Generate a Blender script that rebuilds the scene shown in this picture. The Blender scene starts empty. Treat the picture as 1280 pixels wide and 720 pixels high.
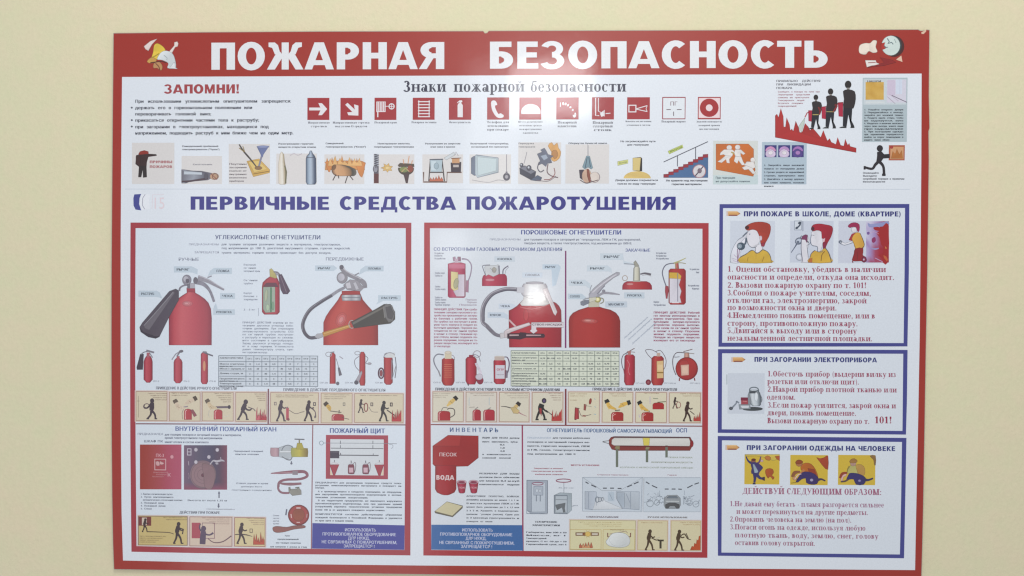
import bpy, math, random
random.seed(7)
sc = bpy.context.scene
COL = sc.collection
Z0 = 1.5                                   # height of the poster's middle above the floor
# ---------------------------------------------------------------- camera
F_PX = 1050.0
CAM = (0.02456359, -1.23918216, 0.0404528)
ROT = (1.55727398, -0.00405424, 0.02343021)
cam = bpy.data.cameras.new('camera'); cam_o = bpy.data.objects.new('camera', cam)
COL.objects.link(cam_o); sc.camera = cam_o
cam.sensor_width = 36.0; cam.lens = 36.0 * F_PX / 1280.0
cam_o.location = (CAM[0], CAM[1], CAM[2] + Z0); cam_o.rotation_euler = ROT
cam.clip_start = 0.05; cam.clip_end = 50
# ---------------------------------------------------------------- light
w = bpy.data.worlds.new('World'); sc.world = w; w.use_nodes = True
bg = w.node_tree.nodes['Background']
bg.inputs[0].default_value = (0.93, 0.97, 1.0, 1); bg.inputs[1].default_value = 0.50
def area(name, loc, target, sx, sy, power, color, shape='RECTANGLE', spread=180):
    l = bpy.data.lights.new(name, 'AREA'); l.shape = shape; l.size = sx
    if shape in ('RECTANGLE', 'ELLIPSE'): l.size_y = sy
    l.energy = power; l.color = color; l.spread = math.radians(spread)
    o = bpy.data.objects.new(name, l); COL.objects.link(o)
    from mathutils import Vector
    a = Vector((loc[0], loc[1], loc[2] + Z0)); b = Vector((target[0], target[1], target[2] + Z0))
    o.location = a; o.rotation_euler = (b - a).to_track_quat('-Z', 'Y').to_euler()
    return o
# the lit window behind the photographer, mirrored in the glossy film over the title
area('window_light', (0.10, -2.4, 0.85), (0.10, 0, 0.85), 0.34, 0.25, 5.0, (0.97, 0.98, 1.0))
area('window_light', (-0.14, -2.4, 0.66), (-0.14, 0, 0.66), 0.24, 0.62, 1.5, (0.95, 0.98, 1.0))
area('window_light', (-0.32, -2.4, 0.17), (-0.32, 0, 0.17), 0.15, 0.17, 0.45, (0.97, 0.98, 1.0))
# the phone's own small lamp beside the lens
area('phone_light', (0.0492, -1.3, -0.020), (0.0492, 0, -0.020), 0.020, 0.020, 0.33, (1.0, 0.98, 0.95), 'DISK')
# the pale far side of the room, mirrored faintly in the left panels
area('room_light', (-0.95, -2.4, -0.45), (-0.95, 0, -0.45), 1.15, 2.1, 10.0, (0.93, 0.93, 1.0))
# ceiling light above and behind
area('ceiling_light', (0.3, -1.5, 1.5), (0.1, 0, 0.0), 0.8, 0.8, 20.0, (1.0, 0.97, 0.92))
vs = sc.view_settings
vs.view_transform = 'Standard'; vs.look = 'None'; vs.exposure = 0.0; vs.gamma = 1.0; vs.use_curve_mapping = False
sc.cycles.filter_width = 1.3
# ---------------------------------------------------------------- geometry of the poster plane
def rot_m(r):
    a, b, c = r
    ca, sa, cb, sb, cc, s_ = math.cos(a), math.sin(a), math.cos(b), math.sin(b), math.cos(c), math.sin(c)
    return [[cc*cb, cc*sb*sa - s_*ca, cc*sb*ca + s_*sa],
            [s_*cb, s_*sb*sa + cc*ca, s_*sb*ca - cc*sa],
            [-sb, cb*sa, cb*ca]]
RM = rot_m(ROT)
def P(x, y):
    """a measured point of the print -> metres on the flat poster (X to the right, Z up)"""
    v = ((x - 640) / F_PX, -(y - 360) / F_PX, -1.0)
    d = [sum(RM[i][k] * v[k] for k in range(3)) for i in range(3)]
    t = -CAM[1] / d[1]
    return CAM[0] + t * d[0], CAM[2] + t * d[2]
def SY(y): return -0.004 + (y - 40) / 680 * 0.0150        # how level lines of the print run
def SX(x): return -0.013 * (x - 141) / 1020
# ---------------------------------------------------------------- materials
def nodes(m):
    m.use_nodes = True; nt = m.node_tree; return nt, nt.nodes['Principled BSDF']
def print_mat():
    m = bpy.data.materials.new('glossy_print'); nt, b = nodes(m); N = nt.nodes.new; L = nt.links.new
    at = N('ShaderNodeAttribute'); at.attribute_name = 'Col'
    tc = N('ShaderNodeTexCoord')
    geo = N('ShaderNodeNewGeometry')
    n1 = N('ShaderNodeTexNoise'); n1.inputs['Scale'].default_value = 420; n1.inputs['Detail'].default_value = 3
    L(geo.outputs['Position'], n1.inputs['Vector'])
    # slight unevenness of the ink
    mr = N('ShaderNodeMapRange'); mr.inputs[1].default_value = 0.3; mr.inputs[2].default_value = 0.7
    mr.inputs[3].default_value = 0.965; mr.inputs[4].default_value = 1.03
    L(n1.outputs['Fac'], mr.inputs[0])
    mx = N('ShaderNodeMix'); mx.data_type = 'RGBA'; mx.blend_type = 'MULTIPLY'; mx.inputs[0].default_value = 1
    L(at.outputs['Color'], mx.inputs[6]); L(mr.outputs[0], mx.inputs[7]); L(mx.outputs[2], b.inputs['Base Color'])
    n2 = N('ShaderNodeTexNoise'); n2.inputs['Scale'].default_value = 9; n2.inputs['Detail'].default_value = 4
    L(geo.outputs['Position'], n2.inputs['Vector'])
    bp = N('ShaderNodeBump'); bp.inputs['Strength'].default_value = 0.45; bp.inputs['Distance'].default_value = 0.0012
    L(n2.outputs['Fac'], bp.inputs['Height'])
    n3 = N('ShaderNodeTexNoise'); n3.inputs['Scale'].default_value = 260; n3.inputs['Detail'].default_value = 2
    L(geo.outputs['Position'], n3.inputs['Vector'])
    bp2 = N('ShaderNodeBump'); bp2.inputs['Strength'].default_value = 0.12; bp2.inputs['Distance'].default_value = 0.00012
    L(n3.outputs['Fac'], bp2.inputs['Height']); L(bp.outputs[0], bp2.inputs['Normal'])
    L(bp2.outputs[0], b.inputs['Normal']); L(bp.outputs[0], b.inputs['Coat Normal'])
    b.inputs['Roughness'].default_value = 0.40
    b.inputs['Coat Weight'].default_value = 0.6; b.inputs['Coat Roughness'].default_value = 0.10
    return m
PRINT = print_mat()
def plain_mat(name, color, rough, spec=0.5):
    m = bpy.data.materials.new(name); nt, b = nodes(m); N = nt.nodes.new; L = nt.links.new
    tc = N('ShaderNodeTexCoord'); n = N('ShaderNodeTexNoise'); n.inputs['Scale'].default_value = 60
    L(tc.outputs['Object'], n.inputs['Vector'])
    mr = N('ShaderNodeMapRange'); mr.inputs[3].default_value = 0.85; mr.inputs[4].default_value = 1.1
    L(n.outputs['Fac'], mr.inputs[0])
    mx = N('ShaderNodeMix'); mx.data_type = 'RGBA'; mx.blend_type = 'MULTIPLY'; mx.inputs[0].default_value = 1
    mx.inputs[6].default_value = (*color, 1); L(mr.outputs[0], mx.inputs[7]); L(mx.outputs[2], b.inputs['Base Color'])
    b.inputs['Roughness'].default_value = rough; b.inputs['Specular IOR Level'].default_value = spec
    return m
def wall_mat():
    m = bpy.data.materials.new('cream_wall_paint'); nt, b = nodes(m); N = nt.nodes.new; L = nt.links.new
    geo = N('ShaderNodeNewGeometry')
    def noise(s, d, r=0.5):
        n = N('ShaderNodeTexNoise'); n.inputs['Scale'].default_value = s; n.inputs['Detail'].default_value = d
        n.inputs['Roughness'].default_value = r; L(geo.outputs['Position'], n.inputs['Vector']); return n
    base = (0.790, 0.722, 0.470, 1)
    n1 = noise(3.2, 4); n2 = noise(42, 3); n3 = noise(170, 4, 0.7)
    cr = N('ShaderNodeValToRGB'); cr.color_ramp.elements[0].position = 0.36; cr.color_ramp.elements[1].position = 0.66
    cr.color_ramp.elements[0].color = (0.700, 0.665, 0.455, 1); cr.color_ramp.elements[1].color = (0.738, 0.648, 0.458, 1)
    L(n1.outputs['Fac'], cr.inputs[0])
    c2 = N('ShaderNodeValToRGB'); c2.color_ramp.elements[0].position = 0.35; c2.color_ramp.elements[1].position = 0.65
    c2.color_ramp.elements[0].color = (0.965, 0.99, 0.97, 1); c2.color_ramp.elements[1].color = (1.0, 0.978, 0.99, 1)
    L(n2.outputs['Fac'], c2.inputs[0])
    mx = N('ShaderNodeMix'); mx.data_type = 'RGBA'; mx.blend_type = 'MULTIPLY'; mx.inputs[0].default_value = 1
    L(cr.outputs[0], mx.inputs[6]); L(c2.outputs[0], mx.inputs[7])
    mr = N('ShaderNodeMapRange'); mr.inputs[1].default_value = 0.3; mr.inputs[2].default_value = 0.7
    mr.inputs[3].default_value = 0.965; mr.inputs[4].default_value = 1.025; L(n3.outputs['Fac'], mr.inputs[0])
    m2 = N('ShaderNodeMix'); m2.data_type = 'RGBA'; m2.blend_type = 'MULTIPLY'; m2.inputs[0].default_value = 1
    L(mx.outputs[2], m2.inputs[6]); L(mr.outputs[0], m2.inputs[7]); L(m2.outputs[2], b.inputs['Base Color'])
    bp = N('ShaderNodeBump'); bp.inputs['Strength'].default_value = 0.55; bp.inputs['Distance'].default_value = 0.0012
    ad = N('ShaderNodeMath'); ad.operation = 'ADD'; L(n2.outputs['Fac'], ad.inputs[0]); L(n3.outputs['Fac'], ad.inputs[1])
    L(ad.outputs[0], bp.inputs['Height']); L(bp.outputs[0], b.inputs['Normal'])
    b.inputs['Roughness'].default_value = 0.62; b.inputs['Specular IOR Level'].default_value = 0.25
    return m
WALL = wall_mat()
def lin(c):
    return c / 12.92 if c <= 0.04045 else ((c + 0.055) / 1.055) ** 2.4
K_ALB = 1.10; VEIL = 0.034
_cc = {}
def C(h):
    """ink colour written as a hex value -> linear base colour"""
    if isinstance(h, tuple): return h
    if h not in _cc:
        v = [lin(int(h[i:i+2], 16) / 255) for i in (0, 2, 4)]
        g = v[0]*.3 + v[1]*.59 + v[2]*.11
        _cc[h] = tuple(min(0.93, max(0.006, (q*.93 + g*.07 - VEIL) * K_ALB)) for q in v)
    return _cc[h]
RED='a83a34'; RED2='b04a50'; WHT='d5dae2'; BLU='45458c'; NAVY='3f4278'; INK='4a4a58'; GRY='8a8c98'; TXR='a8485c'; BEI='d8cdb0'; DRK='3c343c'
# ---------------------------------------------------------------- glyphs
_gl = {}
def sans(ch, off):
    k = (ch, off)
    if k in _gl: return _gl[k]
    if off:
        v0, f0, a0 = sans(ch, 0); d = off * 1.1; n = len(v0)
        _gl[k] = ([(x - d, y) for x, y in v0] + [(x + d, y) for x, y in v0], f0 + [(tuple(i + n for i in f), 1) for f, z in f0], a0 + off * .6)
        return _gl[k]
    cu = bpy.data.curves.new('glyph', 'FONT'); cu.body = ch; cu.size = 1; cu.offset = off; cu.resolution_u = 3
    cu.dimensions = '2D'; cu.fill_mode = 'FRONT'
    o = bpy.data.objects.new('glyph', cu); COL.objects.link(o)
    me = o.to_mesh()
    vs_ = [(v.co.x, v.co.y) for v in me.vertices]; fs = [tuple(p.vertices) for p in me.polygons]
    o.to_mesh_clear()
    # advance: measured with a second copy of the glyph
    cu.body = ch + 'I'; bpy.context.view_layer.update()
    me = o.to_mesh(); xs2 = max(v.co.x for v in me.vertices) if len(me.vertices) else 0; o.to_mesh_clear()
    cu.body = 'I'; bpy.context.view_layer.update()
    me = o.to_mesh(); xs1 = max(v.co.x for v in me.vertices); o.to_mesh_clear()
    adv = xs2 - xs1
    COL.objects.unlink(o); bpy.data.objects.remove(o); bpy.data.curves.remove(cu)
    _gl[k] = (vs_, [(f, 0) for f in fs], adv)
    return _gl[k]
_h = sans('П', 0.0); CAPH = max(v[1] for v in _h[0])
T_, t_ = 0.27, 0.105
def serif(ch, off=None):
    k = ('S', ch)
    if k in _gl: return _gl[k]
    PV = []; PF = []
    def poly(p):
        b = len(PV); PV.extend(p); PF.append((tuple(range(b, b + len(p))), len(PF)))
    def rect(x0, y0, x1, y1): poly([(x0, y0), (x1, y0), (x1, y1), (x0, y1)])
    def stem(x, y0=0, y1=1, sb=1, st=1, s=0.11):
        rect(x, y0, x + T_, y1)
        if sb: rect(x - s, y0, x + T_ + s, y0 + t_)
        if st: rect(x - s, y1 - t_, x + T_ + s, y1)
    def bar(x0, x1, y): rect(x0, y - t_, x1, y)
    def diag(x0, y0, x1, y1, w): poly([(x0, y0), (x0 + w, y0), (x1 + w, y1), (x1, y1)])
    def arc(cx, cy, rx, ry, a0=0, a1=360, th=T_, tn=t_):
        n = max(6, int(abs(a1 - a0) / 24)); b = len(PV); q = []
        for i in range(n + 1):
            a = math.radians(a0 + (a1 - a0) * i / n); c, s = math.cos(a), math.sin(a)
            w_ = tn + (th - tn) * abs(c) ** 1.5; l = math.hypot(c, s * 0.9)
            q.append((cx + rx * c, cy + ry * s)); q.append((cx + max(rx - w_, 0.02) * c, cy + max(ry - tn - (w_ - tn) * .25, 0.02) * s))
        PV.extend(q); z = len(PF)
        for i in range(n):
            PF.append(((b + 2*i, b + 2*i + 2, b + 2*i + 3, b + 2*i + 1), z))
    adv = 0.9; s = ch; up = None
    low = 'овнптмщшыилйюзгцчкфхэяьъж'
    if ch.isalpha() and ch.lower() != ch:
        l = ch.lower()
        if l in low or l in 'с': up = (1.22, 1.42); s = l
    if s == 'а':
        stem(.5, 0, .75, 0, 0); rect(.5, 0, .88, t_); arc(.34, .29, .29, .31); arc(.4, .7, .35, .32, 0, 160); adv = .92
    elif s == 'б': arc(.44, .47, .38, .5); diag(.1, .6, .3, 1.3, .12); rect(.28, 1.25, .78, 1.4); adv = .9
    elif s == 'в': stem(.12, s=.1); arc(.34, .76, .36, .26, -90, 90); arc(.36, .28, .42, .29, -90, 90); adv = .88
    elif s == 'г': stem(.12); bar(.12, .76, 1); rect(.7, .68, .76, 1); adv = .8
    elif s == 'д': stem(.54, 0, 1, 0, 1); diag(.18, 0, .36, 1, t_); bar(.3, .8, 1); rect(0, 0, .95, t_); rect(0, -.25, .07, .05); rect(.88, -.25, .95, .05); adv = 1.0
    elif s == 'е': arc(.42, .5, .37, .52, 10, 320); rect(.2, .48, .76, .56); adv = .84
    elif s == 'ж':
        stem(.5); diag(.02, 0, .44, .55, .2); diag(.14, 1, .44, .5, .1); diag(1.02, 0, .62, .55, .2); diag(1.02, 1, .72, .5, .1); adv = 1.28
    elif s == 'з': arc(.32, .76, .3, .26, -90, 150); arc(.32, .27, .36, .29, -150, 90); adv = .76
    elif s in 'ий':
        stem(.12); stem(.72); diag(.34, .05, .66, .9, .1); adv = 1.12
        if s == 'й': arc(.54, 1.4, .22, .22, 200, 340, .1, .1)
    elif s == 'к': stem(.12); diag(.36, .42, .72, 1, .1); diag(.68, 0, .4, .55, .24); adv = .98
    elif s == 'л': diag(.08, 0, .42, 1, .1); stem(.6, 0, 1, 1, 0); bar(.3, .95, 1); adv = 1.02
    elif s == 'м': stem(.1, 0, 1, 1, 0, .08); rect(.0, .92, .4, 1); diag(.52, 0, .14, 1, .24); diag(.62, 0, .9, 1, .1); stem(.88); adv = 1.3
    elif s == 'н': stem(.12); stem(.72); rect(.3, .46, .75, .56); adv = 1.12
    elif s == 'о': arc(.46, .5, .4, .53); adv = .92
    elif s == 'п': stem(.12, st=0); stem(.72, st=0); bar(.02, 1.06, 1); adv = 1.12
    elif s == 'р': stem(.12, -.42, 1); arc(.44, .5, .44, .53, -115, 115); adv = .96
    elif s == 'с': arc(.44, .5, .39, .53, 50, 310); diag(.6, .7, .62, .98, .12); adv = .82
    elif s == 'т': stem(.36, 0, 1, 1, 0); bar(.05, .92, 1); rect(.05, .7, .12, 1); rect(.85, .7, .92, 1); adv = .97
    elif s == 'у': diag(.4, .0, .08, 1, .25); diag(.28, -.42, .74, 1, .1); rect(0, .93, .42, 1); rect(.6, .93, .95, 1); rect(.12, -.42, .36, -.3); adv = .92
    elif s == 'ф': stem(.5, -.42, 1.4); arc(.36, .5, .32, .52, 60, 300); arc(.88, .5, .32, .52, -120, 120); adv = 1.26
    elif s == 'х': diag(.62, 0, .08, 1, .26); diag(.1, 0, .7, 1, .1); rect(0, 0, .34, .07); rect(.6, .93, .94, 1); adv = .96
    elif s == 'ц': stem(.12, sb=0); stem(.72, sb=0); rect(.02, 0, 1.1, t_); rect(1.04, -.28, 1.12, .05); adv = 1.16
    elif s == 'ч': stem(.64); arc(.45, .85, .4, .42, 180, 290, .2, .08); rect(.02, .93, .4, 1); adv = 1.04
    elif s in 'шщ':
        stem(.12, sb=0); stem(.66, sb=0); stem(1.2, sb=0); rect(.02, 0, 1.58, t_); adv = 1.62
        if s == 'щ': rect(1.54, -.28, 1.62, .05); adv = 1.7
    elif s in 'ьъы':
        x = .12 if s != 'ъ' else .34
        stem(x); arc(x + .22, .29, .44, .3, -95, 95)
        if s == 'ъ': rect(.04, .7, .12, 1); bar(.04, .4, 1)
        adv = x + .78
        if s == 'ы': stem(.98); adv = 1.38
    elif s == 'э': arc(.34, .5, .42, .53, -140, 140); rect(.25, .46, .62, .55); adv = .86
    elif s == 'ю': stem(.12); rect(.3, .46, .6, .56); arc(.92, .5, .4, .53); adv = 1.4
    elif s == 'я': stem(.62); arc(.52, .73, .4, .28, 90, 270); diag(.04, 0, .42, .5, .2); adv = 1.02
    elif s == 'Е': stem(.12, 0, 1.42); rect(.3, .68, .78, .78); rect(.1, 0, .95, .09); rect(.1, 1.33, .92, 1.42); rect(.88, 0, .95, .35); rect(.86, 1.1, .92, 1.42); adv = 1.05
    elif s == 'Б': stem(.12, 0, 1.42); arc(.4, .4, .5, .42, -95, 95); rect(.1, 1.33, .85, 1.42); rect(.78, 1.05, .85, 1.42); adv = 1.02
    elif s == 'Р': stem(.12, 0, 1.42); arc(.38, 1.0, .5, .42, -95, 95); adv = 1.0
    elif s == 'А': diag(.05, 0, .5, 1.42, .1); diag(.85, 0, .5, 1.42, .26); rect(.25, .42, .85, .52); rect(-.02, 0, .3, .08); rect(.75, 0, 1.2, .08); adv = 1.2
    elif s == 'Д': stem(.74, 0, 1.42, 0, 1); diag(.24, 0, .5, 1.42, .1); rect(.4, 1.33, 1.1, 1.42); rect(0, 0, 1.2, .09); rect(0, -.3, .08, .05); rect(1.12, -.3, 1.2, .05); adv = 1.25
    elif s == 'У': diag(.5, .45, .08, 1.42, .26); diag(.38, 0, .95, 1.42, .1); rect(0, 1.34, .5, 1.42); rect(.8, 1.34, 1.2, 1.42); rect(.15, 0, .5, .12); adv = 1.15
    elif s == 'З': arc(.4, 1.06, .4, .38, -90, 150); arc(.4, .38, .48, .4, -150, 90); adv = .98
    elif s == '1': stem(.28, 0, 1.42, 1, 0); diag(.06, 1.1, .3, 1.42, .12); adv = .82
    elif s == '0': arc(.42, .7, .38, .74); adv = .86
    elif s == '2': arc(.4, 1.0, .36, .42, -20, 165); diag(.04, .1, .5, .85, .22); rect(.05, 0, .78, .2); adv = .84
    elif s == '3': arc(.38, 1.06, .34, .37, -90, 150); arc(.38, .38, .4, .4, -150, 90); adv = .84
    elif s == '4': stem(.45, 0, 1.42, 1, 0, .06); diag(.02, .45, .48, 1.42, .1); rect(.02, .38, .84, .52); adv = .86
    elif s == '5': rect(.16, 1.25, .74, 1.42); rect(.16, .75, .26, 1.3); arc(.36, .44, .4, .46, -150, 100); adv = .84
    elif s == '.': rect(.1, 0, .32, .22); adv = .45
    elif s == ',': rect(.1, 0, .32, .22); diag(.1, -.25, .2, .02, .12); adv = .45
    elif s == '!': rect(.16, 0, .4, .22); diag(.24, .35, .16, 1.42, .12); rect(.14, .9, .42, 1.42); adv = .6
    elif s == ':': rect(.1, 0, .32, .22); rect(.1, .7, .32, .92); adv = .45
    elif s == '-': rect(.08, .4, .46, .54); adv = .55
    elif s == '(': arc(.55, .55, .42, .95, 110, 250, .16, .04); adv = .55
    elif s == ')': arc(0, .55, .42, .95, -70, 70, .16, .04); adv = .55
    elif s == ' ': adv = .48
    else: arc(.4, .5, .36, .5); adv = .84
    vs_ = [(x * up[0], y * up[1]) for x, y in PV] if up else PV
    if up: adv *= up[0]
    _gl[k] = ([(x / 1.42, y / 1.42) for x, y in vs_], PF, adv / 1.42)
    return _gl[k]

def bold(ch, off=None):
    """heavy grotesque capitals for the headings"""
    k = ('B', ch)
    if k in _gl: return _gl[k]
    PV = []; PF = []; S, B = .32, .22
    def poly(p):
        b = len(PV); PV.extend(p); PF.append((tuple(range(b, b + len(p))), len(PF)))
    def R(x0, y0, x1, y1): poly([(x0, y0), (x1, y0), (x1, y1), (x0, y1)])
    def D(x0, y0, x1, y1, w): poly([(x0, y0), (x0 + w, y0), (x1 + w, y1), (x1, y1)])
    def A(cx, cy, rx, ry, a0=0, a1=360, S=S, B=B):
        n = max(8, int(abs(a1 - a0) / 15)); b = len(PV); z = len(PF)
        for i in range(n + 1):
            a = math.radians(a0 + (a1 - a0) * i / n); c, s = math.cos(a), math.sin(a)
            PV.append((cx + rx*c, cy + ry*s)); PV.append((cx + (rx - S)*c, cy + (ry - B)*s))
        for i in range(n): PF.append(((b+2*i, b+2*i+2, b+2*i+3, b+2*i+1), z))
    s = ch; adv = 1.0
    if s == 'П': R(.07,0,.07+S,1); R(.65,0,.65+S,1); R(.3,.79,.7,1); adv = .99
    elif s == 'О': A(.56,.5,.52,.53); adv = 1.12
    elif s == 'Ж':
        R(.56,0,.83,1); poly([(.0,0),(.3,0),(.62,.5),(.5,.66),(.3,.52)]); poly([(1.39,0),(1.09,0),(.77,.5),(.89,.66),(1.09,.52)])
        poly([(.06,1),(.06,.84),(.2,.8),(.3,.56),(.62,.44),(.5,.62),(.42,.9),(.3,1)]); poly([(1.33,1),(1.33,.84),(1.19,.8),(1.09,.56),(.77,.44),(.89,.62),(.97,.9),(1.09,1)]); adv = 1.39
    elif s == 'А': D(.0,0,.38,1,.29); D(.83,0,.45,1,.29); R(.28,.16,.85,.34); adv = 1.12
    elif s == 'Р': R(.07,0,.07+S,1); A(.5,.68,.42,.32,-90,90); R(.3,.8,.52,1); R(.3,.36,.52,.55); adv = .95
    elif s == 'Н': R(.07,0,.07+S,1); R(.67,0,.67+S,1); R(.3,.4,.7,.61); adv = 1.01
    elif s == 'Я': R(.65,0,.65+S,1); A(.48,.7,.42,.3,90,270); R(.46,.81,.7,1); R(.46,.4,.7,.58); D(.0,0,.32,.5,.3); adv = .98
    elif s == 'Б': R(.07,0,.07+S,1); A(.48,.32,.42,.32,-90,90); R(.3,.45,.5,.64); R(.3,0,.5,.19); R(.3,.8,.84,1); adv = .94
    elif s == 'Е': R(.07,0,.07+S,1); R(.3,0,.82,.2); R(.3,.41,.77,.6); R(.3,.8,.8,1); adv = .87
    elif s == 'З': A(.4,.73,.4,.29,-90,160,.25,.17); A(.4,.28,.44,.31,-160,90,.26,.18); adv = .9
    elif s == 'С': A(.54,.5,.5,.53,48,312); adv = .94
    elif s == 'Т': R(.29,0,.29+S,1); R(.0,.78,.87,1); adv = .87
    elif s == 'Ь': R(.07,0,.07+S,1); A(.48,.32,.42,.32,-90,90); R(.3,.45,.5,.64); R(.3,0,.5,.19); adv = .93
    elif s == 'Ы': R(.07,0,.07+S,1); A(.48,.32,.42,.32,-90,90); R(.3,.45,.5,.64); R(.3,0,.5,.19); R(1.0,0,1.0+S,1); adv = 1.34
    elif s == 'М': R(.07,0,.3,1); R(.9,0,1.13,1); D(.5,0,.12,1,.26); D(.46,0,.82,1,.26); adv = 1.2
    elif s in 'ИЙ':
        R(.07,0,.07+S,1); R(.67,0,.67+S,1); poly([(.2,.0),(.34,.0),(.82,1),(.68,1)])
        if s == 'Й': R(.3,1.08,.72,1.22)
        adv = 1.01
    elif s == 'Ч': R(.63,0,.63+S,1); R(.05,.62,.32,1); A(.42,.62,.37,.3,180,270); R(.4,.32,.7,.52); adv = .96
    elif s == 'Д': R(.02,-.2,.2,.18); R(.98,-.2,1.16,.18); R(.02,0,1.16,.2); R(.72,.1,.72+S,1); poly([(.12,.1),(.38,.1),(.5,.9),(.3,1)]); R(.3,.8,.8,1); adv = 1.18
    elif s == 'В': R(.07,0,.07+S,1); A(.46,.74,.4,.26,-90,90,S,.16); A(.48,.28,.45,.28,-90,90,S,.17); R(.3,.83,.48,1); R(.3,.42,.5,.57); R(.3,0,.5,.17); adv = .98
    elif s == 'У': D(.43,.3,.0,1,.3); poly([(.16,0),(.42,0),(1.0,1),(.7,1)]); adv = 1.0
    elif s in 'ШЩ':
        R(.07,0,.32,1); R(.6,0,.85,1); R(1.13,0,1.38,1); R(.1,0,1.35,.2); adv = 1.45
        if s == 'Щ': R(1.3,-.2,1.5,.2); adv = 1.52
    elif s == 'К': R(.07,0,.07+S,1); poly([(.3,.5),(.66,1),(.98,1),(.56,.48)]); poly([(.3,.52),(.5,.62),(1.02,0),(.68,0)]); adv = 1.02
    elif s == 'Л': R(.67,0,.67+S,1); poly([(.0,0),(.26,0),(.52,.9),(.28,1)]); R(.3,.8,.8,1); adv = 1.01
    elif s == 'Г': R(.07,0,.07+S,1); R(.3,.79,.78,1); adv = .8
    elif s == 'Х': D(.0,0,.68,1,.32); D(.7,0,.02,1,.32); adv = 1.03
    elif s == 'Э': A(.46,.5,.5,.53,-135,135); R(.34,.41,.8,.59); adv = 1.0
    elif s == 'Ю': R(.07,0,.07+S,1); R(.3,.4,.6,.6); A(.96,.5,.46,.53); adv = 1.48
    elif s == '!': R(.1,0,.36,.22); poly([(.16,.3),(.3,.3),(.37,1),(.09,1)]); adv = .48
    elif s == ',': R(.06,0,.3,.22); D(.08,-.22,.16,.05,.12); adv = .38
    elif s == '(': A(.5,.42,.42,.66,110,250,.2,.08); adv = .46
    elif s == ')': A(-.04,.42,.42,.66,-70,70,.2,.08); adv = .46
    elif s == ' ': adv = .46
    else: R(.05,0,.6,.7); adv = .7
    _gl[k] = (PV, PF, adv + .04)
    return _gl[k]
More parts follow.
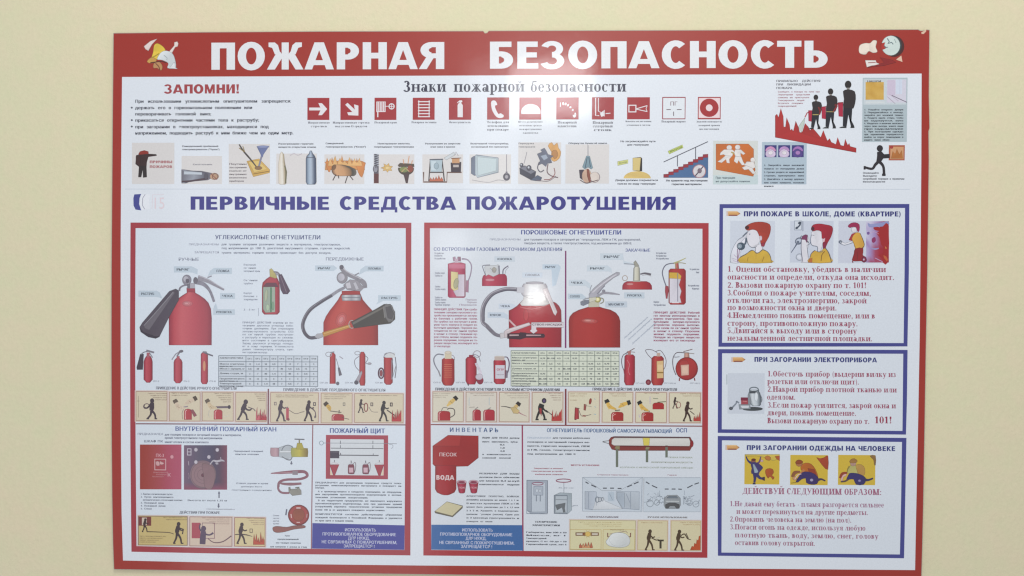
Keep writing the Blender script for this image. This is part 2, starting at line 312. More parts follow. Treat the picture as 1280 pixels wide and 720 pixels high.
# ---------------------------------------------------------------- printed figures
def empty(name, loc):
    o = bpy.data.objects.new(name, None); COL.objects.link(o); o.location = loc; o.empty_display_size = 0.1; return o
WORLD = {}
def place(o, loc, parent):
    WORLD[o] = loc
    if parent is None: o.location = loc
    else:
        o.parent = parent; p = WORLD[parent]; o.location = tuple(loc[i] - p[i] for i in range(3))
class Fig:
    """one printed sheet or picture; shapes are laid one over another in thin layers of ink"""
    def __init__(s, name, parent, base=3, label=None, view=(0, 0, 1), step=5e-6):
        s.n = name; s.p = parent; s.b = base * 5e-5; s.l = label; s.v = []; s.f = []; s.c = []; s.k = 0; s.view(*view); s.ol = any(q in name for q in ('picture', 'card', 'emblem')); s.rn = random.Random(len(name) + int(view[0]*7 + view[1])); s.st = step
    def view(s, ox, oy, m): s.ox, s.oy, s.m = ox, oy, m; return s
    def T(s, p): return s.ox + p[0] / s.m, s.oy + p[1] / s.m
    def add(s, pts, faces, cols, sub=None):
        b = len(s.v); y = s.b + s.k * s.st
        for i, q in enumerate(pts):
            X, Z = P(*q); s.v.append((X, -(y + (sub[i] * 3e-6 if sub else 0)), Z))
        one = isinstance(cols, (str, tuple))
        if one and s.ol and sub is None and len(pts) > 4:      # ink laid on a little unevenly, as in a painted picture
            h_ = C(cols); cols = [tuple(min(.93, q * j) for q in h_) for j in [s.rn.uniform(.86, 1.13) for _ in pts]]; one = False
        cc = C(cols) if one else None
        for f in faces:
            s.f.append(tuple(b + i for i in f))
            s.c.extend([cc] * len(f) if one else [C(cols[i]) for i in f])
        s.k += 1
    def raw(s, pts, col): s.add(pts, [tuple(range(len(pts)))], col); return s
    def poly(s, pts, col, smooth=0):
        if smooth:
            n = len(pts); q = []
            for i in range(n):
                a, b, c, d = pts[i-1], pts[i], pts[(i+1) % n], pts[(i+2) % n]
                for j in range(smooth):
                    t = j / smooth
                    q.append(tuple(.5*((2*b[e]) + (c[e]-a[e])*t + (2*a[e]-5*b[e]+4*c[e]-d[e])*t*t + (3*b[e]-a[e]-3*c[e]+d[e])*t**3) for e in (0, 1)))
            pts = q
        s.raw([s.T(p) for p in pts], col); return s.outline(pts, col)
    def outline(s, pts, col, f=.45):
        if s.ol and len(pts) > 3:
            X = [p[0] for p in pts]; Y = [p[1] for p in pts]
            if min(max(X)-min(X), max(Y)-min(Y)) > 2.2 * s.m:
                s.line(list(pts) + [pts[0]], .42 * s.m, tuple(q*f for q in C(col)))
        return s
    def curve(s, pts, w, col, n=5):
        q = []
        for i in range(len(pts) - 1):
            a = pts[max(i-1, 0)]; b = pts[i]; c = pts[i+1]; d = pts[min(i+2, len(pts)-1)]
            for j in range(n):
                t = j / n
                q.append(tuple(.5*((2*b[e]) + (c[e]-a[e])*t + (2*a[e]-5*b[e]+4*c[e]-d[e])*t*t + (3*b[e]-a[e]-3*c[e]+d[e])*t**3) for e in (0, 1)))
        q.append(pts[-1])
        if isinstance(w, (list, tuple)):
            m = len(q) - 1; k = len(w) - 1; ww = []
            for i in range(len(q)):
                u = i / m * k; a = min(int(u), k - 1); ww.append(w[a] + (w[a+1] - w[a]) * (u - a))
            w = ww
        return s.line(q, w, col)
    def line(s, pts, w, col):
        n = len(pts); q = []
        for i in range(n):
            x, y = pts[i]; a = pts[max(i-1, 0)]; b = pts[min(i+1, n-1)]
            dx, dy = b[0]-a[0], b[1]-a[1]; l = math.hypot(dx, dy) or 1
            ww = (w[i] if isinstance(w, (list, tuple)) else w) / 2
            q.append((x - dy/l*ww, y + dx/l*ww)); q.append((x + dy/l*ww, y - dx/l*ww))
        s.add([s.T(p) for p in q], [(2*i, 2*i+1, 2*i+3, 2*i+2) for i in range(n-1)], col); return s
    def segs(s, lst, w, col):
        for a in lst: s.line([(a[0], a[1]), (a[2], a[3])], w, col)
        return s
    def rect(s, x0, y0, x1, y1, col):
        (a, b), (c, d) = s.T((x0, y0)), s.T((x1, y1)); w_, h_ = c - a, d - b
        k, kb, v = SY(b), SY(d), SX(a)
        q = [(a, b), (c, b + k*w_), (c + SX(c)*h_, d + kb*w_), (a + v*h_, d)]
        if isinstance(col, list): s.add(q, [(0, 1, 2, 3)], col)      # colours for TL TR BR BL
        else: s.raw(q, col)
        return s
    def frame(s, x0, y0, x1, y1, w, col):
        (a, b), (c, d) = s.T((x0, y0)), s.T((x1, y1)); w = w / s.m
        def cr(i):
            a_, b_, c_, d_ = a + i, b + i, c - i, d - i; w_, h_ = c_ - a_, d_ - b_
            return [(a_, b_), (c_, b_ + SY(b_)*w_), (c_ + SX(c_)*h_, d_ + SY(d_)*w_), (a_ + SX(a_)*h_, d_)]
        s.add(cr(0) + cr(w), [(0, 1, 5, 4), (1, 2, 6, 5), (2, 3, 7, 6), (3, 0, 4, 7)], col); return s
    def quadframe(s, o, i, col):
        s.add([s.T(p) for p in o + i], [(0, 1, 5, 4), (1, 2, 6, 5), (2, 3, 7, 6), (3, 0, 4, 7)], col); return s
    def ell(s, cx, cy, rx, ry=None, col=INK, rot=0, n=18, a0=0, a1=360):
        ry = rx if ry is None else ry; r = math.radians(rot); q = []
        m = n if a1 - a0 >= 360 else n + 1
        for i in range(m):
            a = math.radians(a0 + (a1 - a0) * i / n); x, y = rx*math.cos(a), ry*math.sin(a)
            q.append((cx + x*math.cos(r) - y*math.sin(r), cy + x*math.sin(r) + y*math.cos(r)))
        s.raw([s.T(p) for p in q], col); return s.outline(q, col, .55) if a1 - a0 >= 360 else s
    def ring(s, cx, cy, r, w, col, ry=None, a0=0, a1=360, n=18):
        ry = ry or r
        s.line([(cx + r*math.cos(math.radians(a0 + (a1-a0)*i/n)), cy + ry*math.sin(math.radians(a0 + (a1-a0)*i/n))) for i in range(n+1)], w, col); return s
    def body(s, rows, stops):
        """a rounded metal body: rows (y, xl, xr), colours across"""
        q = []; cl = []; m = len(stops)
        for y, a, b in rows:
            for u, c in stops: q.append(s.T((a + (b-a)*u, y))); cl.append(c)
        F = [(r*m+i, r*m+i+1, (r+1)*m+i+1, (r+1)*m+i) for r in range(len(rows)-1) for i in range(m-1)]
        s.add(q, F, cl)
        e = [(a, y) for y, a, b in rows] + [(b, y) for y, a, b in rows[::-1]]
        return s.outline(e, stops[0][1], .6)
    def grid(s, x0, y0, x1, y1, nx, ny, fn):
        q = []; cl = []
        for j in range(ny+1):
            for i in range(nx+1):
                u, v = i/nx, j/ny; q.append(s.T((x0+(x1-x0)*u, y0+(y1-y0)*v))); cl.append(fn(u, v))
        s.add(q, [(j*(nx+1)+i, j*(nx+1)+i+1, (j+1)*(nx+1)+i+1, (j+1)*(nx+1)+i) for j in range(ny) for i in range(nx)], cl); return s
    def text(s, x0, x1, yb, h, st, col=INK, off=0.012, font=sans, just=False, wx=1.0, ang=None, center=None):
        """a line of lettering from x0 to x1 (stretched to fit when x1 is given), yb the baseline, h the capital height"""
        cap = CAPH if font is sans else 1.0
        m = s.m; sc_ = h / m / cap
        gl = [font(c, off) for c in st]
        nat = sum(g[2] for g in gl) * sc_ * wx; gap = 0.0
        X, Y = s.T((x0, yb))
        if x1 is not None:
            target = (x1 - x0) / m; ns = st.count(' ')
            if just and ns and nat < target and nat > target * .6:
                want = max(nat, target * .93); wx *= want / nat; nat = want; gap = (target - nat) / ns
            else: wx = wx * target / nat if nat else wx
        elif center: X -= nat / 2
        k = SY(Y) if ang is None else math.tan(math.radians(ang)); pen = 0.0
        vv = []; ff = []; sub = []
        for ch, g in zip(st, gl):
            b = len(vv)
            lv = {}
            for f, z in g[1]:
                for i in f: lv[i] = z
            for i, (gx, gy) in enumerate(g[0]):
                x = X + pen + gx*sc_*wx
                vv.append((x, Y - gy*sc_ + k*(x - X))); sub.append(lv.get(i, 0))
            ff.extend(tuple(b + i for i in f) for f, z in g[1])
            pen += g[2]*sc_*wx + (gap if ch == ' ' else 0)
        s.k0 = s.k
        s.add(vv, ff, col, sub); return s
    def para(s, x0, x1, y, dy, h, lines, col=INK, off=0.010, font=sans, wx=1.0, last=None):
        for i, t in enumerate(lines):
            end = x1
            if isinstance(t, tuple): t, xa, end = t
            else: xa = x0
            if i == len(lines) - 1 and last: end = last
            s.text(xa, end, y + i*dy, h, t, col, off, font, just=True, wx=wx); s.k = s.k0
        s.k += 1; return s
    def man(s, head, hr, limbs, col, w):
        s.ell(head[0], head[1], hr, hr*1.15, col, n=12)
        for l in limbs: s.curve(l[0], [x*w for x in l[1]], col, 3)
        return s
    def done(s):
        me = bpy.data.meshes.new(s.n)
        xs = [v[0] for v in s.v]; zs = [v[2] for v in s.v]
        cx, cz = (min(xs)+max(xs))/2, (min(zs)+max(zs))/2
        me.from_pydata([(v[0]-cx, v[1]+s.b, v[2]-cz) for v in s.v], [], s.f)
        at = me.color_attributes.new('Col', 'FLOAT_COLOR', 'CORNER')
        buf = []
        for c in s.c: buf.extend((c[0], c[1], c[2], 1.0))
        at.data.foreach_set('color', buf)
        me.materials.append(PRINT); me.validate()
        # every shape faces the room
        flip = [p.index for p in me.polygons if p.normal.y > 0]
        if flip:
            import bmesh
            bm = bmesh.new(); bm.from_mesh(me); bm.faces.ensure_lookup_table()
            bmesh.ops.reverse_faces(bm, faces=[bm.faces[i] for i in flip]); bm.to_mesh(me); bm.free()
        o = bpy.data.objects.new(s.n, me); COL.objects.link(o)
        place(o, (cx, -s.b, cz + Z0), s.p)
        if s.l: o['label'] = s.l
        return o
# ================================================================ the wall
def slab(name, x0, x1, y0, y1, z0, z1, mat):
    me = bpy.data.meshes.new(name)
    v = [(x, y, z) for x in (x0, x1) for y in (y0, y1) for z in (z0, z1)]
    me.from_pydata(v, [], [(0,1,3,2), (4,6,7,5), (0,4,5,1), (2,3,7,6), (0,2,6,4), (1,5,7,3)])
    me.materials.append(mat); o = bpy.data.objects.new(name, me); COL.objects.link(o); return o
wall = slab('wall', -3, 3, 0.0060, 0.15, 0, 2.9, WALL); wall['kind'] = 'structure'
# ================================================================ the poster
poster = empty('fire_safety_poster', (0, 0, 1.5 - 0.402)); WORLD[poster] = (0, 0, 1.5 - 0.402)
poster['label'] = 'large glossy red bordered fire safety poster with Russian text on the cream wall'
poster['category'] = 'poster'
# backing board with the slightly uneven outline of the real sheet
OUT = [(141.6,41.2),(250,40.0),(400,39.0),(560,38.6),(604,38.5),(606,41.2),(609,40.8),(611,38.3),(760,37.8),(900,37.4),(1020,37.0),(1148,36.6),
       (1151,38.2),(1155,38.0),(1158,36.8),(1162.2,37.2),(1162,60),(1161.4,120),(1162.3,160),(1161.0,164),(1161.4,200),(1160.6,260),(1159.5,340),(1157.6,440),(1156,540),
       (1154.2,640),(1153,690),(1152,724),(1000,723.2),(880,722.3),(740,720.8),(600,719.2),(450,717.2),(330,715.4),(240,713.6),(142.2,712.0),
       (141.0,680),(139.9,620),(139.2,540),(138.9,440),(139.0,345),(139.8,240),(140.6,140)]
def board():
    me = bpy.data.meshes.new('backing_board'); n = len(OUT)
    f = [P(*p) for p in OUT]; cz = 0
    v = [(x, 0.0, z) for x, z in f] + [(x, 0.0060, z) for x, z in f]
    me.from_pydata(v, [], [tuple(range(n))] + [tuple(range(2*n-1, n-1, -1))] + [(i, n+i, n+(i+1) % n, (i+1) % n) for i in range(n)])
    me.materials.append(plain_mat('shaded_edge_board', (0.36, 0.33, 0.28), 0.5)); me.validate()  # board coloured dark, so its rim paints the thin contact shadow line
    o = bpy.data.objects.new('backing_board', me); COL.objects.link(o); place(o, (0, 0, Z0), poster); return o
board()
# red printed field (the title banner and border in one)
b = Fig('red_border', poster, 1)
IN = [(152.6,96.2),(640,94.2),(1152,92.0),(1151.6,205),(1150.8,300),(1149.6,420),(1147.4,540),(1145.2,640),(1143.8,712.6),(890,710.6),(760,708.6),(520,706.8),(330,704.6),(240,702.6),(153.8,700.6),
      (152.0,640),(151.3,560),(150.9,420),(150.9,300),(151.5,205)]
def rcol(i): return RED
inset = [(x + (0.6 if x < 300 else -0.6 if x > 1140 else 0), y + (0.7 if y < 60 else -0.7 if y > 700 else 0)) for x, y in OUT]
b.raw(inset, '9e3a2e')
red_border = b.done()
ws = Fig('white_sheet', poster, 2); ws.raw(IN, WHT)
ws.rect(156, 236.0, 1137, 236.7, 'bcc4d0'); white = ws.done()
# ---------------------------------------------------------------- title
for x0_, x1_, yb_, w_ in ((262, 557, 87.2, 'ПОЖАРНАЯ'), (610, 1037, 85.9, 'БЕЗОПАСНОСТЬ')):
    t = Fig('title_lettering', red_border, 3); t.text(x0_, x1_, yb_, 33.8, w_, 'd8dade', font=bold); t.done()
e = Fig('helmet_emblem', red_border, 3, 'yellow and white fire helmet with crossed axe and hose', view=(130, 25, 4))
e.poly([(200,132),(232,106),(266,94),(240,122),(222,154),(208,146)], 'd9c8c4')
e.poly([(318,168),(352,128),(352,112),(366,108),(372,118),(368,132),(356,136),(338,168)], 'dccdc8')
e.poly([(246,162),(252,126),(270,118),(296,134),(308,156),(288,166),(270,196),(240,190)], 'd8b93c', 3)
e.poly([(266,196),(284,164),(312,154),(344,170),(358,212),(356,240),(318,240),(322,216),(290,200)], 'cdd3d6', 3)
e.poly([(352,210),(358,238),(368,244),(330,242),(334,232)], 'd8dade')
e.poly([(216,206),(240,186),(262,198),(256,212),(230,216)], 'c89a50', 3); e.line([(240,188),(256,180),(276,168)], 5, 'a08a3c')
e.poly([(250,218),(274,208),(292,230),(286,252),(266,240),(248,240)], 'b98a5c', 3)
e.line([(232,214),(262,210),(290,206),(312,214)], 5, '5c3a34'); e.line([(300,176),(316,190),(314,200)], 3, '9aa3a8'); e.line([(258,216),(274,232),(280,250)], 4, '6a3a30'); e.done()
e = Fig('globe_emblem', red_border, 3, 'white flame shape, globe with dark outline and book', view=(880, 25, 4))
e.poly([(774,152),(780,126),(806,116),(830,116),(846,102),(864,106),(858,134),(866,158),(846,164),(824,156),(808,172),(782,168)], 'dccfc2', 4)
e.ell(950,132,50,52,'54262a',0,24); e.ell(941,128,48,50,'46494c',0,24); e.ell(934,128,46,49,'c3d0cc',0,24)
e.poly([(884,118),(906,112),(900,128),(914,138),(900,146),(886,150)], 'a83a34')
e.line([(916,92),(926,108),(918,118),(938,112),(946,122)], 5, '66757a'); e.line([(900,126),(906,138),(920,136)], 4, '66757a'); e.line([(952,96),(960,116)], 3, '8c9a98')
e.poly([(806,202),(858,202),(862,214),(888,224),(838,228),(814,236)], 'dcd6d2'); e.line([(820,214),(858,212)], 4, '9a5a58')
e.poly([(960,198),(986,178),(992,210)], 'd9b6a0'); e.poly([(816,238),(900,228),(960,212),(940,200),(880,188),(900,214)], '8e3228'); e.done()
# small damages of the film
d = Fig('worn_corner', red_border, 3, view=(880, 25, 4))
d.poly([(1086,62),(1100,54),(1112,46),(1110,58),(1098,70),(1088,70)], 'd4b49c'); d.done()
# ---------------------------------------------------------------- memo text
m = Fig('memo_lettering', white, 3)
m.text(205, 300.5, 117, 11.4, 'ЗАПОМНИ!', 'a0484c', font=bold)
m.text(169, 364, 128.6, 3.9, 'При использовании углекислотным огнетушителем запрещается:', '40424f', .04, just=True)
m.text(169, 315.5, 136.6, 3.9, 'держать его в горизонтальном положении или', '40424f', .04, just=True)
m.text(169, 264, 144.4, 3.9, 'переворачивать головкой вниз;', '40424f', .04, just=True)
m.text(169, 324, 152.2, 3.9, 'прикасаться открытыми частями тела к раструбу;', '40424f', .04, just=True)
m.text(169, 336, 160.4, 3.9, 'при загорании в электроустановках, находящихся под', '40424f', .04, just=True)
m.text(169, 367, 168.2, 3.9, 'напряжением, подводить раструб к ним ближе чем на один метр.', '40424f', .04, just=True)
for yy in (134.6, 150.2, 158.2): m.ell(164.8, yy, 1.3, 1.2, '50525f', n=8)
m.done()
for x0_, x1_, w_ in ((504, 558, 'Знаки'), (567, 656, 'пожарной'), (662.5, 783, 'безопасности')):
    m = Fig('heading_lettering', white, 3); m.text(x0_, x1_, 114.8, 13.6, w_, '404050', font=serif); m.done()
for x0_, x1_, w_ in ((237, 413, 'ПЕРВИЧНЫЕ'), (424, 571, 'СРЕДСТВА'), (582, 845.5, 'ПОЖАРОТУШЕНИЯ')):
    m = Fig('heading_lettering', white, 3); m.text(x0_, x1_, 262.2, 16.6, w_, '403e84', font=bold); m.done()
m = Fig('margin_mark', white, 3)
m.view(130,165,4).poly([(152,312),(186,310),(178,330),(176,360),(186,392),(158,388),(148,368),(147,330)], '4c5090')
m.poly([(188,312),(232,312),(226,340),(230,386),(190,390),(178,360)],'dcdfe6'); m.line([(206,312),(194,330),(192,366),(204,386)], 3.5, '9c9cac'); m.text(240,306,384,60,'15','d8c8cf',0); m.line([(300,312),(244,312),(240,384)],2,'d6c6ce'); m.done()
# ---------------------------------------------------------------- fire signs
sg = '9f383c'; SW = 'd9d6da'
def sign(x0, x1, y0=122, y1=149.7, col=sg, label=None):
    f = Fig('sign_symbol', white, 3, label); f.rect(x0, y0, x1, y1, col); return f
f = sign(384.3, 411.8, 122.4, 150, label='white arrow to the right on red square').view(370,85,4)
f.poly([(66,198),(122,198),(112,176),(130,176),(156,205),(130,236),(112,236),(122,212),(66,212)], SW); f.done()
f = sign(425.6, 453, 122.4, 150, label='white arrow down to the right on red square').view(370,85,4)
f.poly([(246,184),(258,174),(294,208),(290,182),(312,188),(312,238),(262,236),(256,222),(282,220)], SW); f.done()
f = sign(468.2, 495.6, 122.2, 150, label='fire hose reel sign').view(370,85,4)
f.rect(402,168,448,220,SW)
for i in range(5): f.rect(408+i*8,170,411+i*8,216,'b0484c')
f.rect(406,216,412,246,SW); f.rect(448,190,466,193,SW); f.ring(478,192,13,5,SW); f.segs([(466,192,490,192),(478,180,478,204)],3,SW); f.done()
f = sign(516, 543.4, 122.2, 149.8, label='white ladder on red square').view(370,85,4)
f.rect(612,162,616,246,SW); f.rect(664,162,668,246,SW)
for i in range(6): f.rect(610,166+i*15,670,171+i*15,SW)
f.done()
f = sign(561.2, 589.2, 122.2, 149.8, label='white fire extinguisher on red square').view(370,85,4)
f.poly([(808,246),(808,186),(812,178),(818,174),(816,170),(806,176),(806,172),(818,162),(830,162),(832,170),(826,172),(828,178),(834,186),(834,246)], SW); f.done()
f = sign(609, 636.6, 121.8, 149.6, label='white telephone receiver on red square').view(370,85,4)
f.poly([(976,170),(988,162),(1000,168),(1006,184),(996,188),(998,204),(1012,230),(1022,226),(1038,236),(1036,246),(1020,250),(1002,244),(986,222),(978,200)], SW, 3); f.done()
f = sign(649.2, 676.8, 121.8, 149.6, label='white dome on red square').view(370,85,4)
f.ell(1174,218,48,38,SW,0,16,180,360); f.rect(1126,216,1222,230,SW); f.done()
f = sign(695.4, 723.4, 121.8, 149.4, label='dotted arc sign').view(610,85,4)
for i in range(6):
    a = math.radians(200 + i*28); f.ell(376+ i*12, 178+ i*i*2.0, 5, 8-i*.8, SW, 20*i, 8)
f.line([(362,172),(362,194)],4,SW); f.ell(432,240,8,8,SW,0,8); f.line([(424,236),(434,246),(440,232)],4,SW); f.done()
f = sign(740, 767.6, 121.6, 149.4, label='dry riser pipe sign').view(610,85,4)
f.line([(538,150),(538,238),(556,238)],5,SW); f.line([(552,150),(552,216),(580,230)],4,SW); f.poly([(560,228),(578,212),(580,240),(566,244)],SW); f.line([(588,228),(612,226)],4,SW); f.line([(582,210),(582,242)],3,SW); f.done()
f = sign(784, 812.4, 121.6, 149.2, label='box and cone sign on red square').view(610,85,4)
f.frame(702,184,742,222,5,SW); f.line([(742,204),(796,188)],4,SW); f.line([(742,206),(796,218)],4,SW); f.line([(796,188),(790,204),(796,218)],3,SW); f.done()
f = sign(827.8, 857, 121.2, 149.2, '9a5058', 'white hydrant plate with letters ПГ').view(610,85,4)
f.rect(876,150,984,252,'d5dae0'); f.text(910,948,188,20,'ПГ','7a5a62',.01); f.segs([(892,208,914,208),(944,208,968,208)],4,'6a5a62'); f.line([(928,218),(928,240)],4,'6a5a62'); f.done()
f = sign(872.4, 901, 121.2, 149.2, label='red disc in a red square frame').view(610,85,4)
f.rect(1054,150,1160,250,'dfc9cc'); f.ell(1106,199,47,46,'a13136',0,24); f.ell(1106,199,17,17,'dcc9cc',0,16); f.done()
cap = Fig('sign_caption', white, 3)
def cpt(xc, wd, y, lines, h=2.3, col='484654'):
    for i, s_ in enumerate(lines):
        ww = wd * (1 - .12*(i % 2)) * min(1, .55 + len(s_)/40)
        cap.text(xc - ww/2, xc + ww/2, y + i*4.6, h, s_, col, .012, serif)
cpt(398.5, 32, 154.4, ['Направляющая', 'стрелка']); cpt(439, 46, 154.4, ['Направляющая стрелка', 'под углом 45 градусов']); cpt(482, 32, 154.2, ['Пожарный кран'])
cpt(530, 32, 154.0, ['Пожарная лестница']); cpt(575, 32, 154.0, ['Огнетушитель']); cpt(622.5, 34, 154, ['Телефон для', 'использования', 'при пожаре'], 2.7)
cpt(663, 32, 153.2, ['Место размещения', 'нескольких средств', 'пожаротушения', 'защиты'], 1.9); cpt(709, 32, 154.4, ['Пожарный', 'водоисточник'], 2.9)
cpt(753.5, 34, 154.6, ['Пожарный', 'сухотрубный', 'стояк'], 3.0); cpt(798, 34, 152.6, ['Кнопка включения', 'установки и систем'], 1.8); cpt(842, 32, 153.0, ['Пожарный гидрант']); cpt(886.5, 32, 153, ['Звуковой оповещатель', 'пожарной тревоги', 'включения'], 1.9)
cap.done()
# ---------------------------------------------------------------- causes of fire row
PB = 'cfcbca'
def flame(f, x0, x1, yb, h, col, n=5, seed=1, slant=0):
    r = random.Random(seed); q = [(x0, yb)]; s_ = (x1 - x0) / n; lean = r.uniform(-.25, .25)
    for i in range(n):
        hh = h*(.5+.5*r.random())*(1 - slant*i/n); v = h*(.16+.26*r.random()); c = x0 + s_*(i+.5+lean)
        q += [(x0 + s_*(i+.06), yb - v), (x0 + s_*(i+.18), yb - hh*.62), (c, yb - hh), (x0 + s_*(i+.72), yb - hh*.55), (x0 + s_*(i+.94), yb - v*.9)]
    q += [(x1, yb)]; f.poly(q, col)
f = Fig('picture', white, 3, 'dark man beside red words causes of fire', view=(130,165,4))
f.rect(140,54,352,260,PB)
f.poly([(172,112),(180,98),(202,92),(222,98),(224,116),(180,116)], '8c3a34'); f.poly([(162,116),(226,110),(262,112),(264,118),(222,124),(214,150),(212,180),(178,176),(158,160)], '463436')
f.poly([(160,122),(182,120),(182,164),(160,160)], '4a3436'); f.poly([(176,170),(212,170),(214,226),(196,228),(194,190),(186,226),(172,226)], '3e3438')
f.text(228,342,156,13,'ПРИЧИНЫ','a8686c',font=bold); f.text(228,342,180,13,'ПОЖАРОВ','a8686c',font=bold); f.done()
f = Fig('picture', white, 3, 'grey torch shaped heater', view=(130,165,4))
f.rect(388,120,590,260,PB); f.text(390,572,75,8,'Самодельный пробковый','42424e',.045); f.text(390,578,91,8,'электронагреватель ("Чулок")','42424e',.045); f.text(444,542,166,8,'Кипятильник','6c6c78',.02)
f.body([(188,388,400),(194,388,440),(196,388,490),(206,388,540),(226,388,545),(240,388,520),(248,388,430),(256,388,410)], [(0,'6c6a74'),(.4,'9296a2'),(.8,'565460'),(1,'7a7680')])
f.poly([(400,196),(490,202),(490,214),(400,212)], 'b8c0ca'); f.line([(388,248),(430,246),(520,232)],9,'504248')
f.ell(552,222,22,17,'b89478',0,12); f.ring(556,222,14,4,'7a5c50'); f.line([(536,210),(566,238)],4,'8a5040'); f.ell(510,222,9,14,'5a5660',0,10); f.done()
f = Fig('picture', white, 3, 'yellow mat with brush and blue funnel', view=(130,165,4))
f.rect(624,60,830,260,PB); f.poly([(714,146),(776,134),(830,190),(828,204),(746,224),(740,208)], 'c8a050'); f.poly([(722,150),(774,142),(816,186),(752,202)], 'd3b568')
f.poly([(764,72),(826,70),(796,114),(794,126),(786,124),(784,112)], '6c76a0'); f.ell(796,74,30,6,'848cb2'); f.line([(788,122),(776,168),(768,182)],9,'7c7c90')
f.curve([(676,62),(698,96),(734,138),(768,182)],[6,9,5],'4c4644'); f.line([(676,80),(700,98)],5,'8c7a50'); f.line([(694,70),(704,100)],4,'8c7a50'); f.ell(772,180,18,9,'8a6a4a')
f.line([(746,210),(828,196)],4,'8c6c34'); f.para(626,714,164,17,8,['Паутины','засорения','пылью от','внутренних','нагревательных','приборов'],'5c5058',.03,last=700); f.done()
f = Fig('picture', white, 3, 'candle and blue gas bottle', view=(130,165,4))
f.rect(862,108,1064,260,PB); f.text(872,1048,63,8,'Разогревание горючих','3c3c48',.045); f.text(872,1060,79,8,'веществ открытым огнем','3c3c48',.045)
f.body([(100,886,890),(112,880,900),(150,874,904),(170,872,908),(256,874,912),(262,880,906)], [(0,'cfc3b2'),(.5,'dbd6cc'),(.85,'a8987c'),(1,'6a6454')]); f.line([(904,168),(912,200),(908,256)],7,'6e6a50')
f.body([(94,1030,1038),(108,1026,1044),(120,1014,1054),(134,1010,1060),(250,1010,1062),(262,1016,1056)], [(0,'4c586c'),(.3,'9aabbe'),(.5,'a8b4c4'),(.8,'5a6478'),(1,'3c4454')]); f.line([(1012,128),(1058,128)],3,'4c5060')
f.curve([(930,118),(950,108),(970,116),(990,108)],4,'b8b0b8'); f.done()
f = Fig('picture', white, 3, 'round heater in orange flames', view=(370,85,4))
f.rect(142,432,342,580,PB); f.text(148,238,381,8,'Самодельный','3c3c48',.045); f.text(148,350,398,8,'электронагреватель ("Козел")','3c3c48',.045)
flame(f,146,344,510,80,'cf9050',8,3); f.poly([(150,480),(160,466),(330,466),(344,490),(330,548),(310,520),(290,480),(190,480),(170,520),(158,510)],'c87f42',2)
flame(f,160,330,490,55,'d9a868',7,9)
f.body([(484,190,230),(490,182,262),(505,178,296),(520,180,302),(532,188,300),(540,202,290)], [(0,'5c4436'),(.15,'c8986c'),(.5,'c09064'),(.75,'8c6c4c'),(.85,'4a4640'),(1,'6a665c')])
f.segs([(200,532,184,562),(212,536,214,552),(258,540,246,576),(270,540,286,560)],5,'4e4240'); f.ell(192,496,8,14,'7a5a40',20,10); f.done()
f = Fig('picture', white, 3, 'wire, spark and burning socket', view=(370,85,4))
f.rect(388,432,592,580,PB); f.text(408,572,382,8,'Неисправная вилочка,','3c3c48',.045); f.text(390,590,398,8,'поврежденная электропроводка','3c3c48',.045)
f.rect(390,430,414,576,'5c5862')
for i in range(6): f.line([(390,440+i*11),(414,432+i*11)],4,'a8aeb8')
f.rect(390,528,414,576,'5e3434'); f.ell(398,505,11,18,'8a8a94'); f.ring(398,505,12,3,'4a444c',18); f.rect(398,430,402,500,'3c3c48')
f.poly([(424,500),(442,492),(438,478),(454,486),(464,476),(468,490),(484,492),(474,502),(480,514),(464,512),(458,522),(450,512),(434,514),(440,504)],'cfa860',2); f.ell(458,500,12,8,'dcc084')
f.ell(550,504,40,32,'4e4438',0,16,-10,190); f.poly([(510,486),(520,476),(590,480),(592,494),(514,494)],'5a4c40'); f.ell(540,508,22,14,'7a8450'); f.ell(572,504,14,18,'8c4a3a'); f.line([(528,520),(548,500),(566,518)],4,'c0a070')
f.poly([(538,530),(566,530),(558,576),(550,576)],'504040'); f.segs([(540,480,536,456),(560,478,566,440),(578,480,582,462)],4,'cf9468'); f.done()
f = Fig('picture', white, 3, 'glass tank over flames beside stove', view=(370,85,4))
f.rect(632,432,836,576,PB); f.text(646,822,382,8,'Разогревание на закрытом','3c3c48',.045); f.text(672,796,398,8,'огне лака и краски','3c3c48',.045)
f.line([(638,520),(638,570),(754,570),(756,522),(828,522)],7,'6a5048'); flame(f,668,736,566,34,'b8664c',5,4)
f.segs([(672,458,664,566),(730,458,742,566)],6,'4c4444'); f.poly([(670,460),(732,460),(728,520),(674,520)],'a8b9c2'); f.rect(676,466,700,512,'bccad2'); f.line([(668,458),(736,456)],5,'545460'); f.line([(668,522),(740,522)],6,'544c4c')
f.ell(702,490,12,16,'94a6b0'); f.poly([(774,474),(826,470),(824,520),(776,520)],'4a4048'); f.rect(780,452,818,476,'c09068'); f.line([(776,452),(826,450)],4,'6c4c40'); f.rect(786,484,814,496,'b4a8a4')
f.poly([(740,450),(790,420),(800,432),(752,460)],'c3c8cc'); f.line([(790,440),(800,420),(812,440)],4,'a8a4a8'); f.done()
f = Fig('picture', white, 3, 'pale blue television and hanging plug', view=(370,85,4))
f.rect(868,432,1076,578,PB); f.text(872,1064,382,8,'Включенный электроприбор,','3c3c48',.045); f.text(876,1062,398,8,'оставленный без присмотра','3c3c48',.045)
f.poly([(876,450),(892,440),(908,444),(906,536),(892,538),(876,528)],'6a7284'); f.poly([(896,436),(1010,448),(1010,520),(906,548),(896,530)],'a6b2ba'); f.poly([(906,444),(1002,454),(1000,514),(910,538)],'b6c4c8')
f.line([(906,548),(1012,522),(1012,450),(900,434)],3,'7a828e'); f.curve([(880,560),(960,572),(1010,560),(1050,566)],3,'a09aa0')
